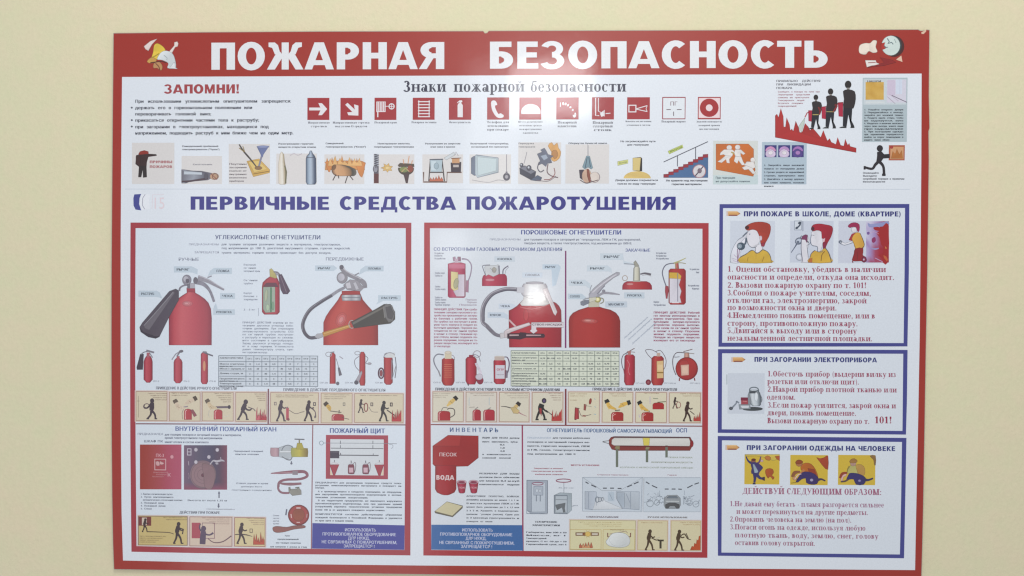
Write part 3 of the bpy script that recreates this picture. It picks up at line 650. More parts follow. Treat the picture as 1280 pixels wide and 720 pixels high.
f.line([(1053,432),(1053,530)],3,'74707c'); f.ell(1053,544,17,19,'54505c'); f.ell(1053,544,8,9,'a09ca4'); f.rect(1048,518,1058,530,'6c6874'); f.done()
f = Fig('picture', white, 3, 'person falling at a machine with orange flame', view=(610,85,4))
f.rect(152,372,366,580,PB); f.text(152,230,381,8,'Перегрузка','55555f',.03); f.text(152,236,398,8,'электросети','55555f',.03)
f.poly([(300,390),(318,372),(330,388),(346,374),(352,400),(364,420),(356,452),(330,468),(314,450),(318,420)],'cf9c5c',2); f.poly([(318,420),(340,410),(350,436),(332,456)],'b88450',2)
f.poly([(158,500),(184,488),(240,518),(236,540),(220,562),(160,530)],'4a4a56'); f.poly([(160,500),(186,490),(236,518),(214,530)],'777884')
for q in ((168,486,9),(205,500,12)): f.ell(q[0],q[1],q[2],q[2]*1.2,'545460',0,10); f.ell(q[0]-2,q[1]-3,q[2]*.4,q[2]*.5,'b8bcc4',0,8)
f.poly([(246,430),(270,420),(262,410),(282,400),(290,412),(300,432),(328,440),(312,452),(320,474),(296,478),(290,494),(270,478),(254,486),(260,462)],'6c7080'); f.poly([(262,440),(290,432),(300,450),(280,462)],'9aa4b4')
f.curve([(256,470),(248,500),(262,520),(280,510)],5,'5c5a66'); f.curve([(300,480),(296,520),(318,540),(350,548)],5,'6e5a60'); f.curve([(330,500),(334,530),(310,556),(280,558)],4,'8a5454')
f.poly([(212,560),(248,536),(270,548),(262,566),(238,564)],'5a6274'); f.curve([(180,478),(190,440),(194,420)],3,'8c8890'); f.curve([(240,560),(300,566),(340,540)],3,'7a6a70'); f.done()
f = Fig('picture', white, 3, 'hanging blue coat over brown heater', view=(610,85,4))
f.rect(388,382,606,578,PB); f.text(402,596,380,8,'Обернутая бумагой лампа','3c3c48',.045)
f.line([(500,386),(500,444)],4,'8c8a92'); f.poly([(492,440),(508,440),(524,500),(516,506),(500,496),(484,506),(472,496)],'7a929e',0); f.segs([(496,446,486,500),(504,446,512,496)],4,'4e5c6a')
f.poly([(456,510),(480,508),(472,560),(460,550)],'4c4450'); f.ell(494,540,24,34,'c0a08c',0,14); f.ell(534,546,26,26,'d0c4bc',0,14); f.poly([(494,504),(504,506),(516,566),(506,572),(496,540)],'8c5448')
f.ring(534,546,24,3,'8a7a80',26,-60,160); f.curve([(460,560),(490,576),(516,570),(550,560)],4,'5c4c50'); f.done()
f = Fig('picture', white, 3, 'yellow door open over yellow floor', view=(610,85,4))
f.text(662,838,371,9,'Не загромождайте пути','40404c',.045); f.text(696,804,388,9,'для эвакуации','40404c',.045); f.ell(746,552,68,36,'d0b46c',0,20,180,360)
f.poly([(724,450),(764,446),(770,452),(770,516),(756,516),(724,512)],'3c3830'); f.poly([(724,450),(764,448),(758,514),(724,512)],'cdb878'); f.poly([(648,468),(700,458),(700,476),(648,488)],'c4c67c'); f.text(654,694,480,8,'Выход','7a8454',.03,ang=-11)
f.text(636,850,565,9,'Двери должны открываться','40404c',.045); f.text(646,838,583,9,'только по ходу эвакуации','40404c',.045); f.done()
f = Fig('picture', white, 3, 'red staircase with rail on blue ground', view=(610,85,4))
q = [(878,548),(878,532)]
for i in range(9): q += [(878+i*24.6,532-i*12.4),(902+i*24.6,530-i*12.4)]
q += [(1100,430),(1100,548)]
f.poly(q,'4e6c94')
for i in range(9): f.poly([(878+i*24.6,532-i*12.4),(903+i*24.6,530-i*12.4),(903+i*24.6,546-i*12.4),(878+i*24.6,548-i*12.4)],'963844')
f.line([(878,470),(1100,368)],4,'545460'); f.segs([(947,438,947,492),(1038,398,1038,456)],4,'545460'); f.poly([(900,416),(972,384),(976,398),(906,430)],'b8c464'); f.text(908,970,424,9,'Выход','66784a',.03,ang=-24)
f.ell(1056,516,32,32,'d4d0d4',0,20); f.ring(1056,516,32,4,'a87880'); f.line([(1036,540),(1076,492)],6,'5c5460'); f.ell(1058,514,10,12,'7c6c78'); f.text(890,1098,567,9,'Не храните под лестницами','40404c',.045); f.text(918,1068,585,9,'горючие материалы','40404c',.045); f.done()
f = Fig('picture', white, 3, 'white running figures on orange shape', view=(880,165,4))
f.rect(46,44,270,262,'c9cdca'); f.rect(46,216,270,262,'bccbce'); f.poly([(60,60),(222,60),(248,86),(248,124),(256,190),(246,222),(60,188)],'bf6a34')
SWM='d8d4d2'
f.ell(126,78,13,12,SWM,0,10); f.poly([(100,88),(140,88),(150,96),(140,122),(112,122),(98,112),(80,116),(82,104)],SWM); f.poly([(108,118),(140,120),(126,136),(128,156),(114,154),(110,136),(88,154),(68,148),(84,138)],SWM)
f.ell(168,76,13,12,SWM,0,10); f.poly([(156,88),(184,88),(206,108),(196,114),(182,104),(184,126),(158,124),(150,104)],SWM); f.poly([(156,122),(186,124),(196,150),(206,164),(190,166),(172,142),(166,158),(150,146)],SWM)
f.ell(244,140,12,12,SWM,0,10); f.poly([(214,148),(248,150),(258,176),(238,186),(216,170),(200,166)],SWM); f.poly([(212,168),(240,180),(258,206),(244,210),(222,186),(202,190),(190,178)],SWM); f.line([(136,100),(152,110)],7,'b09a5c')
f.text(58,156,234,11,'При эвакуации','4e5a66',.02); f.text(58,230,251,9,'не допускайте паники','4e5a66',.02); f.done()
f = Fig('picture', white, 3, 'three purple smoke mask pictures on blue card', view=(880,165,4))
f.rect(290,50,514,262,'a9b9c6')
for i, c_ in enumerate(('c48cb4','b48cc0','a070b0')):
    x = 303+i*68; f.rect(x,66,x+60,126,'46457c'); f.ell(x+30,96,26,24,c_,0,14,180,360); f.poly([(x+6,100),(x+28,84),(x+54,102),(x+48,124),(x+10,124)],'c9b8d2' if i < 2 else '5c4c8c',2); f.ell(x+30,104,12,10,'d8d2da' if i < 2 else 'a078b0',0,10)
f.para(300,500,170,17.4,8,['1. Закройте лицо влажной','тканью от попадания дыма','2. Срочно уходите из задымлённой','стороны, пригнувшись вниз','3. Двигайтесь к выходу держась','или стены комнаты, ползком','вниз'],'303a48',.04,last=348); f.done()
# ---------------------------------------------------------------- three men with extinguishers
f = Fig('wrong_actions_picture', white, 3, 'three dark figures with red extinguishers above red flames', view=(960,90,6.857))
f.para(70,450,86,30,18,[('ПРАВИЛЬНО ДЕЙСТВУЯ',70,450),('ПРИ ЛИКВИДАЦИИ',70,368),('ПОЖАРА',70,208)],'54505a',.03)
f.para(84,440,176,24.5,13,[('Сообщить о пожаре по телефону',84,444),('Первичными средствами',84,360),('самому не приступать',84,356),('Эвакуировать людей',84,312),('Встречать пожарных',84,300),('подразделений',84,244)],'9a5864',.03)
fl=[(62,560),(62,374),(76,360),(90,390),(110,312),(130,380),(134,470),(150,470),(160,390),(184,452),(190,500),(204,488),(216,510),(238,420),(262,478),(272,520),(296,510),(318,440),(344,470),(360,500),(380,480),(404,504),(432,538),(452,560),(474,500),(496,560),(510,590),(528,570),(542,602),(582,620),(596,560),(622,628),(650,634),(662,574),(682,626),(696,612),(704,638),(756,652),(756,690)]
f.poly(fl,'a83838')
def guy(f, hx, hy, hr, sh, hip, foot, sw, hw, feet):
    f.ell(hx,hy,hr,hr*1.2,'3c3436',0,14); f.rect(hx-hr*.4,hy+hr,hx+hr*.5,sh+4,'8a8480')
    f.poly([(hx-sw*.75,sh+hr*.5),(hx-hr*.3,sh),(hx+hr*.4,sh),(hx+sw,sh+hr*.6),(hx+sw*1.15,(sh+hip)/2),(hx+sw*.9,hip-hr*.6),(hx+sw*.6,hip),(hx-hw,hip),(hx-sw*.6,(sh+hip)/2)],'3f3a3c',2)
    f.poly([(hx-hw,hip-4),(hx+sw*.62,hip-4),(feet[2],foot-14),(feet[3],foot-14),(hx+2,hip+(foot-hip)*.3),(feet[1],foot-14),(feet[0],foot-14)],'33323e')
    f.poly([(feet[0]-hr*1.3,foot),(feet[0]-hr*.6,foot-10),(feet[1],foot-14),(feet[1],foot)],'2c2a30'); f.poly([(feet[2]-hr*.2,foot),(feet[2],foot-14),(feet[3],foot-14),(feet[3]+hr*.1,foot)],'2c2a30')
f.line([(316,388),(334,352),(372,330)],9,'a84850'); f.poly([(316,392),(260,470),(286,520),(310,440)],'b9c4bc')
f.poly([(346,330),(378,330),(376,426),(348,420)],'aa2c48'); guy(f,410,218,19,252,366,490,44,32,(370,392,426,448)); f.line([(382,366),(432,366)],7,'b0a05c')
f.line([(432,300),(448,340),(440,366)],14,'78302e'); f.poly([(460,298),(494,298),(494,404),(462,398)],'aa2c48'); guy(f,536,168,22,202,340,484,50,38,(494,520,556,580)); f.line([(500,340),(566,342)],6,'a89c60'); f.line([(572,280),(590,290),(570,330)],16,'78302e')
f.poly([(600,262),(642,258),(640,384),(606,380)],'aa2c48'); guy(f,686,108,27,152,314,480,56,40,(642,672,710,738)); f.line([(556,344),(600,268),(640,262)],7,'8c3238'); f.line([(440,340),(462,300),(500,296)],6,'8c3238'); f.done()
# ---------------------------------------------------------------- card on the right
f = Fig('door_card', white, 3, 'pale blue card with yellow square and room drawing', view=(960,90,6.857))
f.rect(812,50,1196,600,'a9b7be'); f.rect(820,62,1186,280,'bfc8ce'); f.grid(836,86,992,238,3,3,lambda u,v:('c79e48','cca654','bf9544')[int(u*7+v*5)%3]); f.text(850,970,88,16,'НАШЛИ','5c4c34',.04)
f.rect(1020,66,1186,262,'c9c6d4'); f.rect(1022,70,1090,200,'c4b8cc'); f.rect(1096,64,1150,190,'c6cede'); f.line([(1060,200),(1190,260)],6,'6c6070'); f.line([(1020,210),(1090,272)],4,'a090a4'); f.line([(1130,64),(1130,190)],3,'b4b8cc'); f.line([(1040,190),(1120,250)],4,'b4a4b8'); f.rect(836,252,1000,270,'c9cfd2')
f.para(824,1160,330,23.5,14,['1. Узнайте открыть двери','2. Передвигайтесь к выходу,','закройте рот влажной тканью','3. Уходите вдоль стены, чтобы','не задохнуться, вниз','4. Убедитесь в наличии запасного','через окно выхода, зовите люди','про задымление','5. При возгорании одежды','при задымлении передвигаться','выйти за порог помещения в','надеть вашу обувь'],'2c3640',.04,last=1044); f.done()
f = Fig('picture', white, 3, 'black running figure carrying orange box', view=(880,165,4))
f.rect(924,66,1004,142,'a85a44'); f.rect(932,74,998,136,'c9966c'); f.poly([(936,132),(944,96),(956,110),(964,84),(976,112),(988,92),(994,132)],'b0703c'); f.ell(938,76,7,7,'b04444')
f.ell(879,82,15,16,DRK,0,12); f.poly([(866,100),(888,98),(900,112),(928,110),(928,130),(896,132),(884,150),(862,148),(866,120)],DRK); f.curve([(874,146),(856,164),(840,184),(802,176)],[17,13,11],DRK); f.curve([(874,146),(896,172),(900,216)],[17,13,13],DRK); f.rect(890,208,908,220,DRK); f.rect(798,170,808,188,DRK)
f.para(794,1002,209,14.6,9,[('Оповещайте',794,874),('Выходите',794,864),('скорейший порядок к правилам',794,1002),('безопасности',794,906)],'3c3c48',.03); f.done()
# ================================================================ panels
def panel(name, o, i, col, ink, paper, label=None):
    f = Fig(name, white, 3, label)
    f.raw(o, col); f.raw(i, paper); return f
def box(x0, y0, x1, y1, xb=None, xb1=None, yr=None, yb1=None):
    return [(x0, y0), (x1, yr or y0), (xb1 or x1, yb1 or y1), (xb or x0, y1)]
PAP = 'ced6e0'
# ---------------- carbon dioxide panel
pf = Fig('carbon_dioxide_panel', poster, 4, 'red framed panel on carbon dioxide extinguishers and inner hydrant')
pf.raw([(163.2,278.2),(514.2,278.4),(514,480),(513,694.2),(400,693),(280,692),(164.4,689.6),(163,560),(162.6,420)], 'a04048')
pf.raw([(169.6,285.2),(507.2,285.2),(507,480),(505.6,687.4),(400,686),(280,685),(170.8,682.6),(169.6,560),(169,420)], PAP)
pf.raw([(169.8,529),(507,530.4),(507,531.8),(169.8,530.4)], '7c4a4c'); pf.raw([(390.4,531),(391.7,531),(389.8,686),(388.6,686)], '8a5058'); pf.raw([(334.6,486),(336.4,486),(336.2,529.6),(334.4,529.6)], '7a4a50')
pc = pf.done()
f = Fig('heading_lettering', pc, 5); TH='5c6078'
f.text(269,401,299,5.2,'УГЛЕКИСЛОТНЫЕ ОГНЕТУШИТЕЛИ','545a80',.025); f.text(223,249,326,3.9,'РУЧНЫЕ','70748a',.01); f.text(407,455,325.6,3.9,'ПЕРЕДВИЖНЫЕ','70748a',.01)
f.text(236,274,306.6,2.4,'ПРЕДНАЗНАЧЕНЫ','85889c',.008)
f.text(277,426,306.6,2.6,'для тушения загорания различных веществ и материалов, электроустановок,',TH,.02,just=True); f.text(277,438,311.4,2.6,'под напряжением до 1000 В, двигателей внутреннего сгорания, горючих жидкостей.',TH,.02,just=True)
f.text(243,274,316.6,2.6,'ЗАПРЕЩАЕТСЯ','85889c',.008); f.text(277,414,317,2.6,'тушить материалы, горение которых происходит без доступа воздуха.',TH,.02,just=True)
f.text(195,296,486.6,3.4,'ПРИВЕДЕНИЕ В ДЕЙСТВИЕ РУЧНОГО ОГНЕТУШИТЕЛЯ','5a5a68',.03); f.text(354,482,488.6,3.4,'ПРИВЕДЕНИЕ В ДЕЙСТВИЕ ПЕРЕДВИЖНОГО ОГНЕТУШИТЕЛЯ','5a5a68',.03)
f.text(219,346,538.4,5.4,'ВНУТРЕННИЙ ПОЖАРНЫЙ КРАН','56649a',.03); f.text(412,481.5,541,5.8,'ПОЖАРНЫЙ ЩИТ','506096',.035)
f.text(172,204,543.6,2.6,'ПРЕДНАЗНАЧЕН','7a7d90',.008); f.text(206,302,544.4,2.6,'для тушения пожаров и загораний веществ и материалов,',TH,.025,just=True); f.text(206,278,548.4,2.6,'кроме электроустановок под напряжением',TH,.025,just=True)
f.text(180,204,552.8,2.8,'ШКАФ ПК',TH,.016); f.text(206,261,553.6,2.6,'имеет отсеки и состав комплекта',TH,.025,just=True); f.text(224.5,275,641.8,3,'ДЕЙСТВИЯ ПРИ ПОЖАРЕ','5a5a68',.03); f.done()
f = Fig('text_block', pc, 5)
f.para(303,367,404.2,3.72,2.3,['ПРИНЦИП ДЕЙСТВИЯ основан на вы-','теснении двуокиси углерода избы-','точным давлением. При открывании','запорно-пускового устройства СО2','по сифонной трубке поступает','к раструбу и переходит из сжижен-','ного состояния в снегообразное.','Заряд двуокиси углерода попада-','ет в зону горения. Углекислота','давит температуру очага, сни-','жает содержание кислорода'],'6c7288',.02,last=334)
f.para(304.5,324,332,3.9,2.2,[('Раструб',304.5,320),('сифонная',304.5,320),('запорный кран',304.5,325)],'6c7288',.02); f.para(304.5,324,351.4,3.9,2.2,[('Сифонная',304.5,322),('трубка',304.5,316)],'6c7288',.02); f.para(304.5,324,367.4,3.9,2.2,[('Корпус',304.5,315),('баллона с',304.5,322),('зарядом',304.5,322)],'6c7288',.02); f.text(304.5,319,388,2.2,'2 - 5 кг','6c7288',.02); f.line([(323,385),(323,395)],.5,'80869a'); f.done()
def tag(f, x0, y0, x1, y1, st, tip=None, fs=None, col='b6c3cf', ink='444a56', edge=True):
    if edge: f.rect(x0-.3,y0-.3,x1+.3,y1+.3,'a2afbf')
    f.rect(x0,y0,x1,y1,col)
    if tip: f.raw([f.T(q) for q in tip],col)
    h=(y1-y0)*.40; f.text(x0+(x1-x0)*.14,x0+(x1-x0)*.86,(y0+y1)/2+h/2,h,st,ink,.035)
f = Fig('extinguisher_picture', pc, 5, 'large red hand extinguisher with black horn', view=(150,270,5.333))
tag(f,360,336,480,376,'РЫЧАГ',[(480,336),(520,356),(516,390),(480,376)]); tag(f,626,346,746,386,'ПЛОМБА',[(626,346),(600,366),(586,400),(630,386)]); tag(f,124,498,246,538,'РАСТРУБ',[(246,498),(266,510),(282,550),(246,538)]); tag(f,668,514,766,552,'ЧЕКА'); tag(f,622,622,766,658,'РУКОЯТКА',[(622,622),(628,600),(640,580),(652,622)])
RD=[(0,'8c3a48'),(.12,'b44a54'),(.3,'c05a62'),(.6,'b44c58'),(.9,'a04450'),(1,'853a48')]
f.body([(480,450,500),(512,446,502),(528,420,530),(552,386,564),(580,352,590),(620,332,606),(680,327,611),(860,327,611)],RD); f.ell(450,584,34,18,'c0666e',0,16); f.ell(447,583,24,12,'c67a80',0,14); f.ell(444,582,13,6,'cd9094',0,12)
f.poly([(445,478),(500,478),(502,506),(446,506)],'9c3f4c')
f.curve([(396,500),(402,478),(430,462),(470,458)],[12,11,12],'7e7a86'); f.ell(446,426,30,34,'84808c',0,16); f.ell(440,420,18,20,'aaa8b2',0,14); f.ell(450,432,11,13,'65606c',0,12)
f.poly([(450,448),(498,448),(500,482),(450,482)],'a6a2ac'); f.poly([(450,456),(466,450),(466,480),(452,480)],'706c78')
f.curve([(508,440),(560,456),(600,500),(628,572)],[30,26,18,16],'85828e'); f.curve([(520,410),(580,430),(640,462),(694,492)],[34,28,20,12],'8e8a94'); f.curve([(530,400),(590,424),(690,484)],[6,5,3],'b4b2bc'); f.ell(504,430,14,22,'6c6872',0,12); f.line([(584,410),(612,400)],8,'8c8a96')
f.poly([(372,486),(392,498),(392,560),(324,680),(262,806),(238,816),(180,800),(140,772),(132,742),(150,712),(330,502)],'57505a'); f.poly([(352,504),(366,512),(196,760),(166,748),(160,728)],'716b74'); f.curve([(356,506),(260,620),(160,730)],4,'8c8890'); f.poly([(140,772),(132,745),(160,776),(238,804),(262,800),(240,816),(190,806)],'48424c'); f.done()
f = Fig('cutaway_picture', pc, 5, 'small extinguisher cut open showing green filling', view=(150,270,5.333))
f.body([(404,1000,1040),(420,976,1052),(444,952,1062),(470,948,1064),(640,948,1064),(656,962,1050)],[(0,'8c3440'),(.2,'a84850'),(.8,'a84450'),(1,'843440')]); f.poly([(955,474),(1034,472),(1034,640),(970,644),(955,620)],'98a596'); f.ell(975,530,10,40,'a6ae94',5,10); f.ell(1020,600,8,30,'7c9a80',0,10); f.rect(1002,476,1012,640,'4c7a5c'); f.ell(985,610,12,22,'a2b49a',0,10)
f.poly([(958,470),(976,446),(1040,446),(1056,472)],'6a4450'); f.poly([(998,356),(1010,350),(1030,372),(1048,410),(1036,416),(1000,404)],'b0a468'); f.curve([(1024,372),(1050,376),(1066,392)],[8,10,8],'7a7480'); f.poly([(1056,392),(1078,388),(1134,500),(1118,520),(1088,520),(1072,490)],'5c4c5c'); f.line([(1070,400),(1110,510)],4,'80707c'); f.ell(1046,386,9,9,'9a96a0'); f.done()
f = Fig('extinguisher_picture', pc, 5, 'large red wheeled extinguisher with grey horn across', view=(340,375,5.333))
O=-560
tag(f,288,330+O,410,366+O,'РЫЧАГ',[(410,328+O),(436,348+O),(410,368+O)]); tag(f,622,332+O,744,368+O,'ПЛОМБА',[(622,332+O),(590,356+O),(580,392+O),(628,368+O)]); tag(f,708,528+O,858,564+O,'РАСТРУБ',[(712,560+O),(694,590+O),(740,566+O)])
RD2=[(0,'963430'),(.12,'b24640'),(.3,'b85048'),(.6,'a8423c'),(.9,'9c3c38'),(1,'82342f')]
f.body([(-40,462,590),(0,440,606),(40,410,640),(70,386,668),(110,360,694),(150,344,706),(300,343,708)],RD2); f.ell(462,130,34,48,'b8524e',25,18); f.ell(462,131,24,36,'be6260',25,16); f.ell(462,132,13,21,'c87c7c',25,12)
f.body([(-42,470,588),(-20,464,594),(4,470,590)],[(0,'84848c'),(.2,'c0c0c4'),(.5,'92929a'),(.75,'b4b4ba'),(1,'767680')]); f.poly([(466,500+O),(586,498+O),(590,524+O),(466,526+O)],'9c3c3c'); f.line([(470,542+O),(588,544+O)],4,'6c6c74')
f.ell(468,412+O,36,38,'8c8890',0,16); f.ell(462,408+O,24,26,'aeacb6',0,14); f.poly([(476,460+O),(520,424+O),(570,430+O),(612,480+O),(590,502+O),(500,490+O)],'908c94'); f.poly([(490,450+O),(520,440+O),(530,480+O),(500,484+O)],'bcbac2'); f.poly([(540,446+O),(560,440+O),(580,486+O),(560,492+O)],'b2b0b8')
f.curve([(462,340+O),(490,378+O),(560,412+O),(610,444+O),(622,480+O)],[30,28,30,34,26],'85828a'); f.curve([(468,334+O),(500,370+O),(596,420+O)],[7,7,6],'b4b2ba'); f.line([(550,396+O),(580,380+O)],7,'7a7882'); f.ell(464,340+O,13,13,'66626c')
f.curve([(486,476+O),(440,500+O),(396,530+O)],[18,20,20],'8c8a94'); f.curve([(400,-32),(330,10),(250,70),(208,150),(214,210),(250,250),(300,248)],[22,23,23,22,22],'5c5862'); f.curve([(396,-38),(320,10),(240,74),(202,150),(206,206)],[5,5,4],'83808a')
f.poly([(285,246),(300,226),(338,222),(340,246),(308,258)],'a8a6ac'); f.poly([(336,216),(520,162),(526,182),(345,246)],'b88440'); f.line([(345,225),(522,170)],4,'cca868'); f.ring(533,162,20,5,'a09c98',26,60,300)
f.poly([(528,146),(690,62),(748,28),(790,28),(820,80),(820,128),(790,156),(700,166),(548,188)],'4c4844'); f.poly([(536,150),(740,44),(740,58),(540,166)],'6c6862'); f.poly([(744,44),(762,26),(800,36),(820,88),(806,140),(778,150),(752,110)],'6e6c6c'); f.poly([(758,50),(790,40),(812,90),(800,130),(772,120)],'575456'); f.line([(742,42),(748,90),(752,120)],4,'83807c'); f.done()
def small(name, label, view, rows, stops, extra):
    f = Fig(name, pcur, 5, label, view=view); f.body(rows, stops); extra(f); f.done()
pcur = pc; RS=[(0,'8c3444'),(.3,'b8505c'),(.7,'ac4450'),(1,'84303e')]
def e1(f):
    f.poly([(136,360),(158,360),(152,464),(114,464),(112,450)],'4e4650'); f.curve([(140,364),(160,348),(190,342)],6,'70707a'); f.line([(176,336),(228,350)],12,'807c86'); f.line([(196,350),(218,384)],6,'7c7882'); f.rect(178,350,198,382,'a4606a'); f.text(220,262,546,10,'ОУ-2','7c7c8a',.01)
small('extinguisher_picture','first small red extinguisher with black horn',(150,375,5.333),[(372,178,202),(390,166,212),(412,159,217),(530,159,217),(550,178,200)],RS,e1)
def e2(f):
    f.rect(378,374,398,398,'a85660'); f.line([(380,376),(398,348),(420,340)],10,'7c7882'); f.line([(346,398),(372,360),(396,346)],7,'8a8690'); f.ell(408,342,14,8,'6c6872',-10); f.text(424,464,546,10,'ОУ-5','7c7c8a',.01)
small('extinguisher_picture','second small red extinguisher with raised lever',(150,375,5.333),[(386,378,396),(400,364,410),(416,359,416),(536,359,416),(554,374,400)],RS,e2)
def e3(f):
    f.line([(556,348),(590,362),(620,372)],10,'68646e'); f.line([(552,344),(578,346)],8,'8a8690'); f.ell(562,440,9,36,'cf9070',0,10); f.text(596,638,546,10,'ОУ-8','7c7c8a',.01)
small('extinguisher_picture','tall thin small red extinguisher',(150,375,5.333),[(350,548,580),(362,540,586),(545,540,586),(560,550,578)],RS,e3)
RT=[(0,'8e3238'),(.3,'b04648'),(.7,'a63c40'),(1,'842c34')]
def e4(f):
    f.ring(378,362,20,5,'9a9aa2',15); f.line([(390,350),(416,346)],8,'85828a'); f.curve([(428,390),(442,440),(452,500)],4,'7c7882'); f.poly([(440,452),(450,450),(466,500),(448,506)],'6c6872'); f.line([(450,376),(474,392)],6,'9a96a0'); f.ell(438,556,10,11,'6a6670'); f.text(318,372,556,10,'ОУ-20','7c7c8a',.01)
small('extinguisher_picture','narrow wheeled red extinguisher',(340,375,5.333),[(352,396,412),(366,387,423),(558,385,424)],RT,e4)
def e5(f):
    f.ring(570,354,18,5,'9a9aa2',12); f.curve([(580,376),(552,400),(556,440),(580,470)],4,'6c6872'); f.curve([(620,370),(640,390),(626,420),(650,428)],4,'6c6872'); f.ell(650,424,13,7,'a4a0a8'); f.poly([(596,470),(602,486),(574,560),(548,552)],'a09aa4'); f.ell(562,550,13,13,'5e5a64'); f.text(486,540,556,10,'ОУ-40','7c7c8a',.01)
small('extinguisher_picture','red extinguisher with hose and leaning horn',(340,375,5.333),[(346,594,612),(364,584,622),(550,583,622),(570,590,618)],RT,e5)
def e6(f):
    f.rect(756,352,820,384,'c6c8ca'); f.ring(786,368,30,5,'8a8890',17,180,360); f.ring(728,488,18,10,'5c4450',34); f.ell(728,488,10,22,'8a4a50'); f.curve([(800,390),(806,460),(800,530)],5,'5e5862'); f.curve([(822,380),(828,450),(820,520)],5,'5e5862'); f.segs([(798,400,798,530),(826,440,800,530)],4,'8a868e'); f.line([(744,386),(752,360),(768,352)],5,'85828c'); f.text(688,738,556,10,'ОУ-80','7c7c8a',.01)
small('extinguisher_picture','wide wheeled red extinguisher with round wheel',(340,375,5.333),[(380,750,800),(392,746,804),(550,748,804),(564,762,790)],RT,e6)
# tables
def table(parent, x0, y0, x1, y1, ys, xs, paper, ink, head, rows, vals, label):
    f = Fig('data_table', parent, 5, label)
    f.rect(x0,y0,x1,y1,paper)
    for y in ys: f.line([(x0,y),(x1,y+SY(y)*(x1-x0))],.75,ink)
    for x in xs: f.line([(x,y0+SY(y0)*(x-x0)),(x,y1+SY(y1)*(x-x0))],.75,ink)
    for i,r in enumerate(rows):
        for j,l in enumerate(r):
            f.text(x0+1.2,x0+1.2+(xs[1]-x0-2.6)*min(1,len(l)/15),ys[i]+3.9+j*3.0,1.9,l,'50545c',.03)
    r = random.Random(5)
    for i in range(len(ys)-1):
        for j in range(1,len(xs)-1):
            t_ = head[j-1] if i == 0 else vals[r.randrange(len(vals))]
            w_ = 6.0 if i == 0 else 1.5*len(t_); c_ = (xs[j]+xs[j+1])/2
            f.text(c_-w_/2,c_+w_/2,(ys[i]+ys[i+1])/2+1.2,1.9,t_,'5a5e66',.03)
    f.done()
ROWS=[['ХАРАКТЕРИСТИКА'],['Масса огнетуша-','щего, кг'],['Масса с зарядом, кг'],['Длина струи, м'],['Продолжительность','действия, с'],['Температурный','диапазон, град']]
table(pc,273.4,444.4,397.4,482.6,[444.4,451.8,457.8,463.6,470.2,476.4,482.4],[273.4,307.5,317.4,327.4,337.4,347.4,357.4,367.4,377.4,387.4,397.2],'c2cad4','6e7884',['ОУ-1','ОУ-2','ОУ-3','ОУ-5','ОУ-6','ОУ-8','ОУ-10','ОУ-20','ОУ-80'],ROWS,['2','3,5','5','7','1,4','28','80','12','4,5','15'],'grey grid table of extinguisher data')
# step pictures: base card with frame
def card(parent, x0, y0, x1, y1, label, paper='cbbfa6', edge='a07a6c', view=(0,0,1)):
    f = Fig('step_picture', parent, 5, label); f.rect(x0-1.2,y0-1.2,x1+1.2,y1+1.2,'cdbcb4'); f.rect(x0,y0,x1,y1,edge); f.rect(x0+.7,y0+.7,x1-.7,y1-.7,paper); f.view(*view); return f
PN='4c424a'
def lines(f, x0, x1, y, n, dy=14, h=7, col='8a7064', right=True):
    tx=['Снять с крепления','поднести к очагу','выдернуть чеку','направить раструб','нажать рычаг','на пламя']
    for i in range(n):
        l=(x1-x0)*(1-.13*i); a,b_=(x1-l,x1) if right else (x0,x0+l)
        f.text(a,b_,y+i*dy,h,tx[i%6]+(' '+tx[(i+2)%6] if x1-x0>150 else ''),col,.01)
V=(140,475,5.333)
f=card(pc,169.8,489,209.2,526,'man carrying an extinguisher',view=V); f.line([(176,106),(176,250)],3,'8c7c6c'); f.line([(168,140),(184,140)],3,'8c7c6c')
f.man((268,138),13,[([(268,150),(266,185),(262,205)],(26,32,24)),([(258,160),(236,186),(214,182),(216,164)],(12,10,8)),([(262,205),(258,232),(238,256)],(16,13,11)),([(266,205),(286,228),(290,258)],(17,13,11))],PN,1); f.ring(232,176,20,5,'5c4c54',18,120,330); f.rect(230,254,248,262,PN); f.rect(284,254,302,262,PN); lines(f,240,366,92,4); f.done()
def hand(f, cuff, palm, tip, cc='5c544c', hc='c4b08c'):
    a=math.atan2(palm[1]-cuff[1],palm[0]-cuff[0]); n=(-math.sin(a),math.cos(a))
    f.poly([(cuff[0]+n[0]*13-math.cos(a)*10,cuff[1]+n[1]*13-math.sin(a)*10),(cuff[0]-n[0]*13-math.cos(a)*10,cuff[1]-n[1]*13-math.sin(a)*10),(cuff[0]-n[0]*16+math.cos(a)*12,cuff[1]-n[1]*16+math.sin(a)*12),(cuff[0]+n[0]*16+math.cos(a)*12,cuff[1]+n[1]*16+math.sin(a)*12)],cc)
    f.curve([(cuff[0]+math.cos(a)*12,cuff[1]+math.sin(a)*12),palm,tip],[20,28,8],hc); f.curve([palm,(palm[0]+math.cos(a-.6)*16,palm[1]+math.sin(a-.6)*16)],[10,6],hc)
    f.curve([palm,(palm[0]+math.cos(a+.7)*20,palm[1]+math.sin(a+.7)*20)],[10,6],hc); f.curve([(palm[0]-8,palm[1]-4),(palm[0]+6,palm[1]+6)],2.5,'8a7458')
def dome(f, x0, x1, y0, y1, col='b04048', hi=True):
    f.poly([(x0,y1),(x0,y0+14),(x0+8,y0+4),((x0+x1)/2,y0),(x1-8,y0+4),(x1,y0+14),(x1,y1)],col)
    if hi: f.curve([(x0+9,y1-2),(x0+8,y0+20),(x0+18,y0+8)],4,'dcb0b0')
